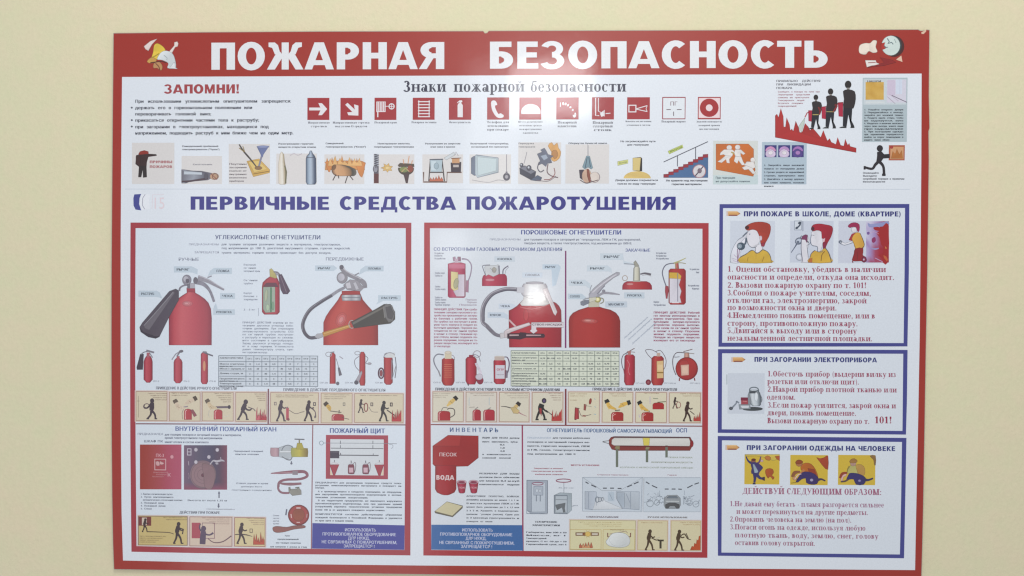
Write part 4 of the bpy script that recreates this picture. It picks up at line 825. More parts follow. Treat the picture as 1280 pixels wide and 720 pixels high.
f=card(pc,211.6,489.8,250.6,526.4,'two hands pulling the pin of extinguisher',view=V); dome(f,482,532,192,264); f.poly([(524,200),(540,196),(566,236),(548,246)],'8c5058'); f.curve([(472,262),(468,220),(478,196)],3,'7a6468'); f.line([(470,182),(506,176)],8,'8c8088'); hand(f,(422,140),(446,180),(486,186),'64584c','c9b6a0'); hand(f,(556,122),(520,142),(484,160),'54483c','c9b6a0'); lines(f,398,520,90,2,right=False); f.done()
f=card(pc,252.8,489.8,292,526.4,'hand on lever and horn turned aside',view=V); dome(f,680,736,196,262); f.line([(692,182),(790,180)],14,'6c6068'); f.ell(782,180,9,12,'4c444c'); hand(f,(636,138),(660,178),(700,186),'64584c','c4b090'); f.ring(760,220,26,3,'c8c4b8',24,20,120); f.curve([(650,200),(644,230),(650,250)],3,'b4b0a8'); lines(f,680,796,92,5); f.done()
f=card(pc,294.4,490,333.2,527,'man spraying a red fire',view=V)
f.man((892,146),14,[([(888,160),(876,190),(868,206)],(26,32,22)),([(882,168),(898,196),(922,200),(930,190)],(12,11,8)),([(868,206),(858,234),(840,262)],(16,13,10)),([(872,206),(894,230),(900,262)],(17,12,10))],PN,1); f.line([(908,180),(946,194),(956,208)],6,'6a5c60'); f.rect(834,258,852,266,PN); f.rect(892,258,912,266,PN); flame(f,960,1032,268,90,'c2606a',6,2); flame(f,985,1032,268,50,'b04048',4,8); lines(f,950,1022,96,4); f.done()
f=card(pc,338,490.4,398.4,528.2,'two men unrolling a hose',view=V)
def walker(f, x, y, s, dirn, col=PN):
    g=lambda a,b_:(x+a*s*dirn,y+b_*s)
    f.man(g(4,-58),10*s,[([g(2,-48),g(-4,-20),g(-6,-6)],(20,26,18)),([g(0,-40),g(18,-22),g(34,-26)],(9,8,7)),([g(-6,-6),g(-10,24),g(-24,52)],(14,11,9)),([g(-4,-6),g(14,22),g(20,52)],(14,11,9))],col,s)
    f.rect(min(g(-28,0)[0],g(-14,0)[0]),y+50*s,max(g(-28,0)[0],g(-14,0)[0]),y+57*s,col); f.rect(min(g(16,0)[0],g(32,0)[0]),y+50*s,max(g(16,0)[0],g(32,0)[0]),y+57*s,col)
f.view(330,475,5.333); walker(f,112,212,1.12,1,'524850'); walker(f,296,212,1.1,1,'463c42'); f.curve([(322,190),(342,214),(344,250)],[10,6,9],'6a5c60'); f.ell(340,246,5,9,'6c6468')
f.rect(148,184,166,266,'b0505c'); f.line([(156,178),(156,190)],7,'7c7078'); f.ell(162,262,8,8,'8c4c54'); f.curve([(168,200),(210,224),(250,214),(270,210)],3.5,'6a5e60'); f.frame(68,146,84,168,4,'74666c'); f.frame(328,148,346,172,5,'4c444c'); lines(f,80,330,102,2,12,6,right=False); f.done()
f=card(pc,401.2,491,440.6,528.8,'yellow glove opening a valve',view=(330,475,5.333)); dome(f,452,534,226,270,'a83c40'); f.line([(520,250),(568,262)],4,'5a4a4c'); f.line([(500,222),(502,200)],8,'7c7468'); f.line([(440,206),(516,216)],6,'6c6258'); hand(f,(412,158),(434,184),(440,206),'4c4238','c4a050'); f.frame(526,150,542,172,4,'74706c'); lines(f,400,570,100,3,13,6,right=False); f.done()
f=card(pc,443,491.6,504.4,528.4,'men putting out a fire with wheeled extinguisher',view=(330,475,5.333)); walker(f,646,178,.72,1,'4a3f42'); f.ring(680,182,12,6,'7c3438',28); f.curve([(700,180),(720,210),(760,214)],3,'6a5e60'); walker(f,796,214,1.08,1,'3c3438'); f.line([(820,200),(872,236)],7,'3c3438'); flame(f,852,916,276,90,'b03c3e',6,12); f.poly([(880,276),(916,200),(916,276)],'b03c3e'); f.frame(710,150,728,174,5,'5c5254'); f.frame(840,150,858,176,6,'463c3e'); lines(f,640,890,104,1,12,6); f.done()
# hydrant cabinet
f=Fig('cabinet_picture', pc, 5, 'red hydrant cabinet with closed door', view=(175,540,9.6))
f.grid(0,150,498,688,6,6,lambda u,v:('984038','9c443e','a04a4a','a8506a' if False else 'a44c54','a84e60','aa5066','aa5068')[int(u*6)])  # pale reflection on the film painted into the red, stronger to the right
f.text(190,290,298,38,'ПК-3','d4a8b0',.01); f.frame(174,320,314,458,9,'d0a8ac'); f.poly([(190,360),(210,350),(230,360),(236,400),(200,402)],'c89a9c',2); f.poly([(240,350),(262,360),(290,372),(270,390),(240,384)],'c89a9c',2); f.ell(384,298,20,22,'d0909c'); f.text(160,340,492,16,'Ответственный','c08c90',.01); f.text(190,320,516,16,'за пожарную','c08c90',.01); f.text(150,290,540,14,'безопасность','c08c90',.01); f.text(330,372,534,40,'К','c89aa4',.02); f.done()
f=Fig('cabinet_picture', pc, 5, 'open hydrant cabinet with coiled hose', view=(175,540,9.6))
f.grid(528,158,1046,692,6,6,lambda u,v:['745c70','66566c','5c5468','544e66','504a60','5a4658','7c4a5c'][int(u*6)] if v<.9 else '8a4a60'); f.ell(756,510,158,170,'7e6670',0,28); f.ell(756,512,140,150,'8a6e74',0,26); f.ring(756,512,104,5,'7a6068'); f.ring(756,512,66,5,'7a6068'); f.ell(756,518,20,20,'6a4450'); f.poly([(750,380),(880,420),(900,560),(860,680),(780,660),(766,520)],'86696f',3)
f.frame(566,196,618,280,9,'b8b0bc'); f.line([(566,238),(618,238)],9,'b8b0bc'); 
for q in ((672,212),(928,214),(828,300),(672,360)): f.ell(q[0],q[1],20,22,'bcb4c0')
f.curve([(840,390),(880,344),(920,352),(980,340),(1016,350)],[10,16,26,22,8],'b0aab4'); f.poly([(900,370),(930,366),(946,384),(920,392)],'a8a2ae'); f.line([(968,300),(972,340)],9,'a09aa8'); f.line([(582,350),(588,400)],8,'a898a4'); f.curve([(580,490),(590,520),(586,560)],6,'9c8490'); f.done()
f=Fig('text_block', pc, 5, view=(140,585,5.333))
f.para(192,404,178,19.6,11,[('1. Кнопка сигнализации пуска',192,404),('2. Пуска вентиляционного',192,410),('автоматического отключения клапана',206,470),('3. Пожарный кран',192,346),('4. Пожарный рукав',192,358),('5. Ствол',192,266)],'5a5e6e',.032)
f.text(504,768,220,11,'Высота от пола 1,35 м','5a5e6e',.03); f.line([(714,160),(714,200)],8,'66687a'); f.line([(711,236),(711,262)],9,'66687a'); f.poly([(706,170),(714,152),(722,170)],'66687a'); f.poly([(702,252),(711,268),(720,252)],'66687a'); f.line([(626,273),(820,276)],3,'9a9aa8'); f.text(640,800,276,7,'пол помещения чистовой','8a8c98',.01); f.done()
f=Fig('hose_picture', pc, 5, 'yellow valve and hose drawings', view=(330,475,5.333))
f.body([(452,44,100),(458,44,104),(480,42,104),(504,46,104),(510,60,100)],[(0,'a88890'),(.6,'b898a0'),(1,'8c707c')]); f.poly([(100,450),(150,434),(190,440),(190,520),(150,524),(100,512)],'a8aeb4'); f.poly([(104,470),(190,470),(190,484),(104,484)],'ccd0d4'); f.ring(160,480,42,5,'6e727c',46,190,350); f.curve([(120,510),(150,528),(176,532),(186,516)],[5,8,6],'74767c')
f.body([(452,184,222),(456,182,292),(480,180,294),(512,184,292)],[(0,'9c9c54'),(.5,'b8ac48'),(.8,'948448'),(1,'7c6a44')]); f.poly([(214,460),(222,420),(252,420),(268,462)],'a89c44'); f.line([(236,400),(236,424)],9,'847c50'); f.line([(204,394),(270,396)],7,'5c5c66'); f.line([(183,540),(183,562)],6,'66687a'); f.ell(183,556,6,6,'66687a')
f.curve([(46,622),(110,618),(200,612),(270,612),(288,640),(240,660),(150,664),(104,680),(96,712)],[5,16,22,20,18,16,16,16,16],'8a5c68'); f.curve([(250,690),(180,694),(120,690),(100,676)],[14,20,14,10],'8a646c'); f.rect(190,606,226,632,'8c8088'); f.curve([(60,620),(190,616)],3,'bc98a0')
f.view(330,585,5.333); f.curve([(98,100),(96,140),(120,164),(170,166)],[16,14,14,14],'8a646e'); f.poly([(164,128),(180,140),(214,140),(232,130),(248,150),(250,176),(190,184),(166,160)],'8c8a82'); f.line([(208,132),(236,128)],7,'6c6c64'); f.line([(172,126),(176,150)],7,'74746a')
f.ell(231,313,70,68,'7c3838',0,30); f.ell(231,312,63,62,'9c4844',0,28); f.ell(231,312,40,42,'90503e',0,24); f.line([(216,266),(244,266)],7,'d8c4c4'); f.line([(180,306),(184,332)],6,'d0b4b4'); f.line([(288,306),(284,330)],6,'b08c8c'); f.line([(218,362),(240,362)],6,'d0b0b0'); f.line([(152,274),(146,314)],9,'66687a')
f.poly([(60,396),(90,388),(150,394),(200,384),(266,382),(272,398),(200,408),(140,424),(90,430),(64,420)],'8c5c56',3); f.para(60,102,320,18,8,['Схема','петли','для','крана'],'6c6c7c',.01)
f.text(140,172,455,9,'Рукав','565a6a',.02); f.text(90,232,478,9,'прорезиненный','464a5a',.03); f.text(80,246,502,9,'из ткани скатка','464a5a',.03); f.text(42,286,528,9,'не менее 1 раза в год','464a5a',.03)
f.view(140,475,5.333); f.text(812,1008,478,9,'Перекрывной пожарный','60647a',.02); f.text(822,980,498,9,'вентиль клапана','60647a',.02); f.text(828,1042,692,9,'Ствол, рукав и кран','60647a',.02); f.text(860,1004,714,9,'должны быть','6c7082',.01); f.view(140,585,5.333); f.text(798,1066,150,9,'постоянно соединены','74788a',.006); f.done()
V=(140,585,5.333)
f=card(pc,172.8,644.6,234.6,681.4,'man beside cabinet and man holding hose','c3ae74','70584c',view=V); f.rect(178,324,262,384,'7a4440'); f.rect(200,330,232,380,'c8b8a8'); walker(f,220,386,.72,1,'4a3c3c'); walker(f,440,440,1.15,1,'463a3c'); f.curve([(240,424),(300,426),(380,430),(412,440)],[6,5,4],'5a4c44'); f.line([(452,400),(476,408),(470,440)],8,'463a3c'); lines(f,340,500,332,2,13,6,'7c6450'); lines(f,184,360,456,4,13,6,'7c6450',False); f.done()
f=card(pc,237,645.6,290.4,682.6,'man at a red cabinet opening the valve','ccb8a6','8a5c64',view=V); f.rect(532,364,590,468,'a84c58'); f.frame(600,364,686,470,4,'84606c'); f.man((611,404),16,[([(610,420),(606,470),(604,508)],(34,40,38)),([(594,420),(584,396),(590,370)],(10,9,7)),([(622,440),(650,446),(676,432)],(12,10,14))],'5c4c60',1); f.curve([(640,470),(680,496),(740,490),(796,452)],[5,6,7,8],'6c5258'); lines(f,600,784,334,4,13,6,'94706c'); f.done()
f=card(pc,293,646.6,331.8,683,'man aiming a hose at the fire','cdbc90','8a4a44',view=V); walker(f,862,442,1.12,1,'4a3c3e'); f.line([(820,444),(860,440),(900,446),(936,456)],[5,7,7,3],'4a3c3e'); f.frame(918,404,938,432,4,'5c4c48'); flame(f,942,1016,510,90,'b4503c',5,3); lines(f,896,1014,338,4,13,6,'94706c'); f.done()
# fire shield
f=Fig('fire_shield_picture', pc, 5, 'red framed fire shield with hook, crowbar, shovel and buckets', view=(395,530,10.286))
f.frame(128,140,928,704,56,'a04450'); f.rect(186,194,870,656,'c9cdd2')
f.ring(70,244,26,7,'7c9098'); f.line([(96,244),(870,248),(1040,254)],6,'7c808a'); f.curve([(940,262),(984,268),(988,300),(966,314)],6,'8a8e9a'); f.line([(190,310),(866,316)],9,'64646c')
for x in (314,732):
    for y in (238,296): f.line([(x,y-24),(x,y+18)],8,'585862')
f.rect(182,346,300,440,'4a4450'); f.line([(300,400),(806,404)],12,'5c5a62'); f.line([(190,360),(296,368)],4,'6a6470'); f.line([(314,370),(320,402)],9,'4c4854'); f.line([(736,378),(736,404)],7,'5c5a62')
for x in (176,752):
    f.poly([(x,522),(x+122,520),(x+68,656),(x+46,656)] if x<500 else [(x,524),(x+122,522),(x+76,660),(x+52,660)],'a03e4a'); f.ring(x+60,522,52,4,'c4a0a8',24,180,360); f.line([(x+62,462),(x+62,490)],7,'4c4854')
f.poly([(184,580),(216,656),(184,656)],'d8c0a4'); f.poly([(868,560),(868,656),(836,656)],'d8c0a4')
for x in (414,600):
    f.poly([(x,540),(x+14,520),(x+60,516),(x+76,540),(x+80,626),(x+64,642),(x+14,640),(x,626)],'7c4450',2); f.poly([(x+10,560),(x+66,560),(x+66,624),(x+12,624)],'c8a4b0'); f.curve([(x+66,510),(x+90,494),(x+98,530),(x+92,590),(x+78,624)],7,'64505c'); f.rect(x+20,498,x+56,518,'b8b8c0'); f.line([(x+38,470),(x+40,500)],9,'54505c')
f.done()
f=Fig('text_block', pc, 5, view=(330,585,5.333))
TX=[('ПРЕДНАЗНАЧЕН для размещения первичных средств пожа-',342,918),('ротушения, немеханизированного инструмента и пожарного ин-',342,920),('вентаря.',342,404),
('А в производственных и складских помещениях, не оборудован-',360,920),('ных внутренним противопожарным водопроводом и автома-',342,920),('тическими установками пожаротушения;',342,692),
('Б на территории предприятия, не имеющего наружного',360,920),('противопожарного водопровода, или при удалении зданий',342,920),('(сооружений) наружных технологических установок предприятия',342,920),('более 100 м от наружного пожарного водоисточника.',342,808),
('КОМПЛЕКТУЕТСЯ согласно действующим «Правилам',342,920),('пожарной безопасности в Российской Федерации» и удаляются',342,920),('от края щита в каждом помещ.',342,598)]
ys=[102,120,136,161,180,200,221,241,261,283,312,334,355]
for (s_,a,b_),y in zip(TX,ys): f.text(a,b_,y,10.6,s_,'444858',.04,just=True)
f.done()
def blue(parent, o, col, cx, ys, h, label):
    f=Fig('warning_strip', parent, 5, label); f.raw(o,col)
    for s_,a,b_,y in ys: f.text(a,b_,y,h,s_,'c6c8dc',.02)
    f.done()
blue(pc,[(390.6,653.8),(505.8,656.6),(505.4,687.2),(390,685.6)],'4a4c96',0,[('ИСПОЛЬЗОВАТЬ',431,470,664),('ПРОТИВОПОЖАРНОЕ ОБОРУДОВАНИЕ',403,495,669.2),('ДЛЯ НУЖД,',435,462,674.3),('НЕ СВЯЗАННЫХ С ПОЖАРОТУШЕНИЕМ,',402,496.5,679.0),('ЗАПРЕЩАЕТСЯ !',429.5,468.5,684.2)],3.8,'dark blue strip with white warning text')
# ---------------- powder panel
pf = Fig('powder_panel', poster, 4, 'red framed panel on powder extinguishers, inventory and self firing extinguisher')
pf.raw([(530.2,278.2),(885.8,278.8),(885.2,480),(884.2,697.2),(700,696),(529.2,694.3),(529.6,480)], 'a63c42')
pf.raw([(537.4,285.3),(878,286),(877.8,480),(877.2,690),(700,689),(539,687.4),(538.2,480)], 'cdd2da')
pf.raw([(538.6,530),(877.6,532),(877.6,533.4),(538.6,531.4)], '84403e'); pf.raw([(652,532),(653.8,532),(654.6,688.6),(652.8,688.6)], '94405c'); pf.raw([(706.2,313.5),(708,313.5),(708,435),(706,435)], '7c3868'); pf.raw([(706,486),(708.2,486),(708.2,531),(706,531)], '7c3c40')
pp = pf.done(); pcur = pp
f = Fig('heading_lettering', pp, 5); TH='4c506a'
f.text(651,777,293,5.4,'ПОРОШКОВЫЕ ОГНЕТУШИТЕЛИ','4a5290',.035); f.text(612,651,300.4,2.4,'ПРЕДНАЗНАЧЕНЫ','8a8ea4',.008)
f.text(655,801,300.6,2.7,'для тушения пожаров и загораний нефтепродуктов, ЛВЖ и ГЖ, растворителей,',TH,.014,just=True); f.text(655,790,305.2,2.7,'твердых веществ, а также электроустановок, под напряжением до 1000 В.',TH,.014,just=True)
f.text(542,703,313.4,4.2,'СО ВСТРОЕННЫМ ГАЗОВЫМ ИСТОЧНИКОМ ДАВЛЕНИЯ','626a98',.025); f.text(781.5,813,314.6,3.9,'ЗАКАЧНЫЕ','5e6698',.025)
f.text(544,700,488,3.4,'ПРИВЕДЕНИЕ В ДЕЙСТВИЕ ОГНЕТУШИТЕЛЯ С ГАЗОВЫМ ИСТОЧНИКОМ ДАВЛЕНИЯ','3e3c46',.04); f.text(740.5,846.5,488,3.4,'ПРИВЕДЕНИЕ В ДЕЙСТВИЕ ЗАКАЧНОГО ОГНЕТУШИТЕЛЯ','3e3c46',.04)
f.text(562,623,539.8,5.4,'И Н В Е Н Т А Р Ь','4a608c',.03); f.text(683.5,840,540,4.6,'ОГНЕТУШИТЕЛЬ ПОРОШКОВЫЙ САМОСРАБАТЫВАЮЩИЙ','4e6a94',.03); f.text(845,859,540.4,5.2,'ОСП','4e6090',.03); f.done()
f = Fig('text_block', pp, 5)
PT=['ПРИНЦИП ДЕЙСТВИЯ. При сраба-','тывании запорно-пускового ус-','тройства прокалывается заглуш-','ка баллона с рабочим газом.','По трубке газ поступает в ниж-','нюю часть корпуса и создает из-','быточное давление. Порошок вы-','тесняется по сифонной трубке','в шланг к стволу. Нажимая ку-','рок ствола, можно подавать по-','рошок порциями, попадая на го-','рящее вещество, изолирует его']
f.para(542.4,597,387.8,3.84,2.5,PT+['от кислорода'],'9c4c68',.035,last=563)
for y,a in ((317.6,555),(320.6,553),(324.2,557)): f.text(543,a,y,2.1,'Устройство','6a6a80',.03)
for y,a in ((342.2,556),(345.6,553),(359.2,551),(362.4,557),(372.8,553),(375.6,558),(379,557),(382,563)): f.text(543.4,a,y,2.1,'Трубка корпус'[:int((a-543)*.9)] ,'6a6a80',.03)
for y,a,b_ in ((375.6,582,596),(378.8,584,596),(382,574,596)): f.text(a,b_,y,2.1,'Порошок','8c6c84',.01)
f.para(817,874.6,391.8,3.86,2.5,['ПРИНЦИП ДЕЙСТВИЯ. Рабочий','газ закачан непосредственно в','корпус огнетушителя. При сра-','батывании запорно-пускового','устройства порошок вытесня-','ется газом по сифонной трубке','в шланг к стволу. Порошок','можно подавать порциями.','Попадая на горящее вещество','изолирует его от кислорода'],'9a4462',.04,last=869)
for y,a,b_ in ((317.4,820,833),(320.8,820,833),(324.2,820,836),(337.6,862,874),(341.4,870,874),(358,860,874),(361.8,865,874),(378.4,817,824),(382.2,817,832)): f.text(a,b_,y,2.1,'Корпус' if b_-a<10 else 'Устройство','5a5e74',.03)
for a in ((780,424,803,403),(785,426,808,408),(790,431,809,413)): f.text(a[0],a[0]+30,a[1],2.2,'Пломба опломбировать','8c96aa',.008,ang=-42)
f.done()
# big powder extinguisher
f=Fig('extinguisher_picture', pp, 5, 'large dark red extinguisher with white cap and grey hose', view=(530,270,5.333))
tag(f,470,270,606,304,'КНОПКА',edge=True,col='c0c9d3'); tag(f,790,322,896,356,'РЫЧАГ',[(896,322),(912,340),(880,460),(856,470),(850,356)],col='b8c6d4',edge=False); tag(f,656,376,790,410,'ПЛОМБА',edge=False,col='c6cfdb',ink='8c8c96')
tag(f,498,584,586,618,'ЧЕКА',[(586,584),(640,610),(600,640),(586,618)],edge=False,col='c2cbd8'); tag(f,424,642,530,678,'КУРОК',[(530,642),(560,660),(560,690),(530,678)],edge=False,col='bcc7d4')
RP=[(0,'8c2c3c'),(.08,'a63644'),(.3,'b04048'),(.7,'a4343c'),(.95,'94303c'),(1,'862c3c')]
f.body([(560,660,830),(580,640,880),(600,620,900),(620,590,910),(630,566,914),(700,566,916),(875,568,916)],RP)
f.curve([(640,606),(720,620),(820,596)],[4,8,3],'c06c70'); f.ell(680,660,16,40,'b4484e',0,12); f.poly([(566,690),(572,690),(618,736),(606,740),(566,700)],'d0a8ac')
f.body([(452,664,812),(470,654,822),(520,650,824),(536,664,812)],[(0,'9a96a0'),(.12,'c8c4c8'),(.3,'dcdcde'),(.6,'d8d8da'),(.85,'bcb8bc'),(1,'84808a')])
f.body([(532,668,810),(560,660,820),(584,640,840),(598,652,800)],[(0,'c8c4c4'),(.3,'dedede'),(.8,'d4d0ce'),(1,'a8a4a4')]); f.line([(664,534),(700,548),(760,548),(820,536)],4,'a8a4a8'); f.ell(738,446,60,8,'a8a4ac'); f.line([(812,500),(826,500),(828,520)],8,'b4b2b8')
f.poly([(792,486),(822,480),(846,540),(888,640),(876,664),(864,650),(840,590),(800,520)],'c8bcc0'); f.line([(806,500),(868,650)],4,'e0d8d8'); f.rect(618,474,668,512,'bdbcc4')
f.view(530,375,5.333); O=-560
f.curve([(620,490+O),(540,488+O),(450,524+O),(396,600+O),(390,700+O),(420,175),(470,225),(510,240)],[26,26,26,26,26,26,24,20],'78747e'); f.curve([(616,484+O),(540,482+O),(444,520+O),(388,604+O),(382,700+O),(412,176)],[6]*6,'a8a4ae'); f.curve([(618,498+O),(540,498+O),(460,530+O),(408,604+O),(402,700+O)],[6]*5,'565260')
f.poly([(506,222),(540,218),(544,250),(510,256)],'c0bcc0'); f.poly([(534,210),(556,194),(700,150),(712,166),(580,214),(560,226),(552,250),(538,252)],'c9bcc0'); f.line([(556,204),(700,160)],3,'e0d0d0')
f.poly([(556,224),(636,222),(640,216),(678,218),(682,222),(800,226),(806,240),(800,250),(680,250),(640,262),(556,256)],'4a3640'); f.poly([(570,230),(632,230),(632,238),(570,240)],'b89ca0'); f.poly([(682,230),(780,232),(780,238),(682,240)],'b8949a'); f.poly([(716,150),(930,148),(930,182),(748,182),(748,196),(756,206),(730,224),(706,206),(716,196)],'cfc6cc'); f.text(722,922,170,13,'СТВОЛ-НАСАДКА','5a4048',.03)
f.done()
f=Fig('extinguisher_picture', pp, 5, 'red cap detail of the powder extinguisher', view=(530,270,5.333))
f.body([(388,410,540),(400,394,550),(420,388,553),(466,387,553)],[(0,'9c3c50'),(.2,'b85064'),(.5,'b04458'),(1,'96344a')]); f.poly([(412,400),(404,340),(412,330),(480,330),(494,322),(494,390),(462,404),(430,390)],'c2c4c8',0); f.curve([(410,394),(392,344),(396,330),(440,326)],5,'747280'); f.line([(500,330),(502,390)],8,'6c6874'); f.curve([(526,388),(530,356),(562,332)],7,'6a6474'); f.curve([(540,386),(546,362),(566,340)],3,'8c8694'); f.ell(468,360,14,18,'a8a49c'); f.curve([(440,346),(470,370),(486,350)],3,'8c8a8c'); f.ell(440,426,30,8,'cf8c98'); f.done()
f=Fig('cutaway_picture', pp, 5, 'powder extinguisher cut open beside curved hose', view=(530,270,5.333))
f.body([(310,200,246),(318,160,276),(536,160,276),(544,170,268)],[(0,'a03c58'),(.3,'b85c74'),(.7,'b04c64'),(1,'963c54')]); f.poly([(180,370),(226,376),(226,500),(200,500),(180,480)],'cfc08c'); f.poly([(228,390),(270,390),(270,536),(216,536),(196,500),(228,490)],'c9c0cc'); f.ell(214,450,16,36,'a8a488',10,12); f.poly([(192,276),(208,270),(214,300),(196,302)],'9c7c90'); f.poly([(224,272),(244,272),(246,302),(222,302)],'8c6478'); f.rect(206,284,228,312,'b8a0b0'); f.curve([(252,286),(290,292),(316,330),(310,390),(292,440)],[12,9,8,8,8],'96889a'); f.poly([(282,430),(298,430),(296,510),(280,506)],'a87c90'); f.rect(166,322,272,350,'bc6880'); f.done()
# charged extinguisher
f=Fig('extinguisher_picture', pp, 5, 'large bright red extinguisher with raised grey lever', view=(690,270,5.333))
tag(f,322,250,474,292,'РЫЧАГ',[(474,252),(480,300),(556,318),(476,322)],col='bfc9d3'); tag(f,234,330,372,368,'РЫЧАГ',[(372,330),(396,350),(400,380),(372,368)],col='bfc9d3'); tag(f,112,426,220,464,'ЧЕКА',[(220,426),(254,450),(262,490),(220,464)],col='bfc9d3'); tag(f,106,518,200,554,'СОПЛО',[(200,518),(232,548),(220,566),(200,554)],edge=False); tag(f,482,510,616,548,'РУКОЯТКА',col='bac5d0'); tag(f,356,570,500,608,'МАНОМЕТР',col='b8c2ce')
RC=[(0,'8c3030'),(.1,'a43a38'),(.4,'aa3c3a'),(.8,'a03634'),(1,'86302f')]
f.body([(606,244,318),(614,220,340),(626,180,390),(646,140,426),(672,118,446),(700,112,454),(876,114,454)],RC); f.ell(250,700,54,16,'b44c4a',3,18); f.ell(246,698,38,11,'be6662',3,14); f.ell(240,696,20,6,'cc8a84',3,12)
f.poly([(244,560),(316,556),(314,606),(244,608)],'b8b5a2'); f.ell(304,556,22,20,'a8a160',0,14); f.ell(304,556,13,12,'dcd4a0',0,12); f.poly([(246,540),(290,530),(296,560),(250,576)],'c2c0b0'); f.curve([(316,545),(340,552),(342,572),(322,584)],7,'8c8a7c'); f.poly([(190,572),(214,562),(246,560),(248,580),(208,598),(192,592)],'7c808c'); f.curve([(246,548),(222,552),(206,566)],8,'9a9ca4')
f.poly([(246,520),(280,480),(340,430),(430,374),(452,378),(448,392),(410,412),(350,460),(296,540),(248,544)],'a4a2ac'); f.curve([(270,510),(340,450),(430,388)],8,'c0bec6'); f.line([(300,520),(352,464)],5,'7c7a88'); f.curve([(300,540),(340,514),(400,516),(452,524)],[14,16,14,5],'96949e'); f.ell(344,500,10,9,'8c8a96'); f.curve([(266,460),(254,490),(256,520)],4,'8c8e98'); f.done()
f=Fig('extinguisher_picture', pp, 5, 'red cap detail with hose stub and gauge ring', view=(690,270,5.333))
f.body([(436,500,630),(446,480,652),(464,470,664),(490,468,667)],[(0,'963c48'),(.25,'b44c50'),(.7,'a83c40'),(1,'923440')]); f.ell(520,454,22,6,'cf8c8c'); f.body([(336,552,580),(350,544,584),(430,541,586)],[(0,'8c8c88'),(.3,'cccabc'),(.7,'bcb8a8'),(1,'7c7a74')]); f.curve([(480,318),(540,322),(570,330)],6,'8c909c'); f.poly([(544,310),(556,296),(580,332),(552,338)],'98968c'); f.ring(486,414,17,4,'a08c7c'); f.curve([(588,388),(620,382),(660,390)],[8,12,14],'68646c'); f.curve([(600,398),(630,392),(662,402)],3,'a8a4a8'); f.rect(540,430,590,438,'a8a49a'); f.done()
f=Fig('cutaway_picture', pp, 5, 'red extinguisher cut open with yellow and grey inside', view=(690,270,5.333))
f.body([(352,790,880),(364,778,891),(578,778,891),(590,790,880)],[(0,'963c3c'),(.3,'ac4444'),(.7,'a83e40'),(1,'8c343a')]); f.poly([(782,376),(840,378),(862,400),(856,420),(782,416)],'d0a840'); f.poly([(784,416),(858,420),(846,460),(862,500),(852,540),(862,578),(784,578)],'c6c2cc'); f.line([(838,380),(838,570)],5,'7c7c8c'); f.line([(800,578),(846,578)],5,'d8d4d8'); f.body([(308,820,842),(350,822,846)],[(0,'a8946c'),(.5,'b8605c'),(1,'8c4444')]); f.curve([(808,316),(850,300),(892,280)],[9,8,4],'aca86c'); f.curve([(816,314),(860,312),(892,318)],5,'9a9474'); f.curve([(812,314),(760,326),(736,370),(744,420),(762,470)],[6,7,7,7,7],'6c6c7c'); f.poly([(756,466),(774,468),(776,500),(768,552),(760,550),(754,500)],'a04c54'); f.done()
RS=[(0,'8c343c'),(.3,'b44a44'),(.7,'a83c3e'),(1,'842e38')]; V=(530,375,5.333)
def e(f):
    f.rect(138,346,184,392,'c8bca4'); f.ell(160,350,20,10,'d0c4b4'); f.curve([(132,366),(90,362),(66,390),(72,430),(100,480)],[8,8,8,8,6],'7c7c88'); f.line([(96,470),(110,510)],9,'8a868c'); f.curve([(184,366),(200,376),(204,400)],4,'8c8088')
    for y in range(430,520,14): f.line([(134,y),(186,y)],3,'c47c5c')
    f.text(62,112,554,9,'ОП-5','7c7c8a',.01)
small('extinguisher_picture','first small powder extinguisher with hose on the left',V,[(386,136,184),(396,120,202),(540,118,203),(562,128,194),(570,140,184)],RS,e)
RS2=[(0,'8c2c40'),(.3,'b84450'),(.7,'a83444'),(1,'842a3a')]
def e(f):
    f.ring(354,360,24,4,'8c8088',22); f.curve([(320,360),(360,372),(376,410)],4,'74707c'); f.curve([(346,420),(366,460),(382,500)],[16,20,16],'c8c0cc'); f.ell(374,536,22,26,'8c3c4c'); f.ell(368,512,24,20,'c0b8c4'); f.poly([(290,566),(292,556),(300,556),(298,574)],'5a4048'); f.rect(300,366,330,386,'8c3444'); f.text(212,272,554,9,'ОП-50','7c7c8a',.01)
small('extinguisher_picture','small powder extinguisher with wheel',V,[(380,290,336),(394,278,350),(540,278,350),(562,290,340)],RS2,e)
def e(f):
    f.rect(470,376,536,402,'b8a8a0'); f.rect(478,372,528,380,'c0b8b0'); f.rect(476,434,538,524,'c4c2cc'); f.text(484,534,470,14,'ОПУ','a83c54',.03); f.text(484,534,500,8,'огнетушитель','8c7484',.01); f.curve([(536,380),(556,384),(568,420),(562,470),(548,500)],[6,7,8,8,7],'68586c'); f.poly([(544,470),(558,470),(556,518),(542,520)],'7c7080'); f.text(400,458,554,9,'ОП-1Б','7c7c8a',.01)
small('extinguisher_picture','small powder extinguisher with white label',V,[(400,468,540),(410,464,544),(546,466,543),(560,480,530)],RS2,e)
V=(690,375,5.333)
def e(f):
    f.line([(496,352),(550,322)],5,'70504c'); f.line([(500,344),(554,348)],4,'7c6060'); f.rect(506,340,526,368,'a8706c'); f.curve([(504,352),(476,366),(464,400),(468,440),(480,470)],5,'5c5460'); f.line([(478,462),(484,500)],6,'8c4450'); f.curve([(500,400),(516,430),(508,470),(520,500)],3,'c88488'); f.text(556,616,558,8,'ОП-4(з)','8a8c98',.01)
small('extinguisher_picture','slim red charged extinguisher',V,[(364,494,540),(376,484,552),(545,481,552),(568,492,542)],RS2,e)
